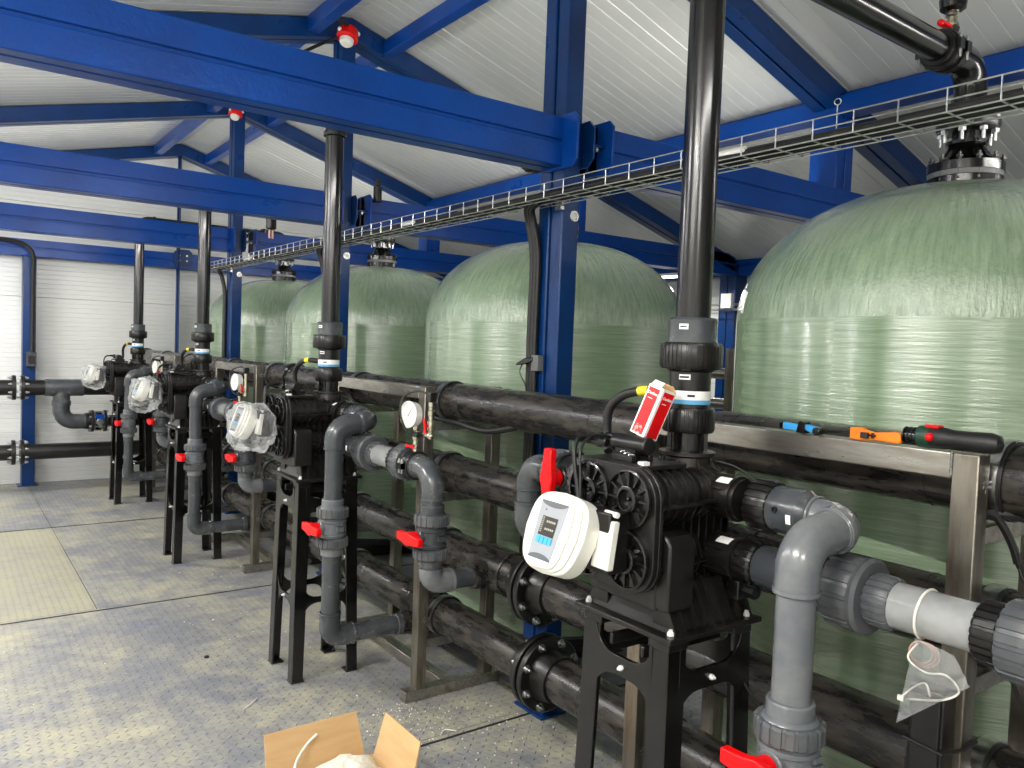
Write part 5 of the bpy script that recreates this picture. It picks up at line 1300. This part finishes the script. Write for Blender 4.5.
g = G(); g.lathe((1.12, 4.14, .0), (0, 0, 1), [(0, .012), (.006, .014), (.01, .008), (.01, 0)], 8); o = g.build('floor_plug', m_rubber, None, loc=(1.12, 4.14, 0)); tag(o, 'tiny black plug on the floor in front of the second stand', 'plug')

# ------------------------------------------------------------------ one group phrase for every set of repeats
GROUPS = {'steel_column': 'blue columns along the tank row', 'crossbeam': 'blue crossbeams under the roof', 'rafter': 'blue roof rafters', 'roof_strut': 'short blue roof struts',
          'purlin': 'blue purlins along the roof', 'wall_post': 'blue posts on the walls', 'filter_tank': 'green fibreglass tanks in a row', 'tank_head_fitting': 'black head fittings on the tanks',
          'overhead_pipe': 'black overhead pipes to the tank heads', 'riser_pipe': 'black riser pipes over the valves', 'pressure_hose': 'short black hoses beside the risers', 'filter_valve': 'black multi-port filter valves',
          'valve_stand': 'black stands under the filter valves', 'valve_controller': 'white valve controllers', 'drain_pipe': 'grey pipes down to the lowest header', 'rinse_pipe': 'grey pipe lines with unions',
          'feed_pipe': 'grey bends behind the valves', 'ball_valve': 'ball valves with red handles', 'pipe_frame': 'steel frames carrying the headers', 'header_pipe': 'large black header pipes',
          'pressure_gauge': 'dial gauges on the grey lines', 'plastic_bag': 'clear plastic bags', 'cable_drop': 'hoses running down the columns', 'white_tube': 'white stand-in tubes in the cable tray',
          'alarm_siren': 'red sirens at the ridge', 'batten_lamp': 'white batten lamps', 'branch_pipe': 'black pipes along the end wall', 'hanging_wire': 'thin hanging wires', 'plastic_shaving': 'plastic curls on the floor', 'siren_cable': 'cables of the larger siren'}
for o in list(bpy.data.objects):
    k = o.name.split('.')[0]
    if o.parent is None and 'label' in o.keys() and k in GROUPS: o['group'] = GROUPS[k]

# ------------------------------------------------------------------ camera
yaw, pitch, roll, f = radians(35.886), radians(-2.619), radians(2.1128), 793.1
fw = V((sin(yaw)*cos(pitch), cos(yaw)*cos(pitch), sin(pitch))); r0 = V((cos(yaw), -sin(yaw), 0)); u0 = r0.cross(fw)
rt = r0*cos(roll)+u0*sin(roll); up = u0*cos(roll)-r0*sin(roll)
cam = bpy.data.cameras.new('camera'); co = bpy.data.objects.new('camera', cam); COL.objects.link(co)
cam.sensor_width = 36; cam.lens = f*36/1024; cam.clip_start = .05
mm = Matrix.Identity(4)
for i in range(3): mm[i][0] = rt[i]; mm[i][1] = up[i]; mm[i][2] = -fw[i]
mm[0][3], mm[1][3], mm[2][3] = 0, 0, 1.65
co.matrix_world = mm
SC.camera = co
w = bpy.data.worlds.new('world'); SC.world = w; w.use_nodes = True
w.node_tree.nodes['Background'].inputs[0].default_value = (.6, .65, .7, 1); w.node_tree.nodes['Background'].inputs[1].default_value = .3
vs = SC.view_settings
vs.view_transform = 'Standard'; vs.look = 'None'; vs.gamma = 1; vs.use_curve_mapping = False
vs.exposure = .3
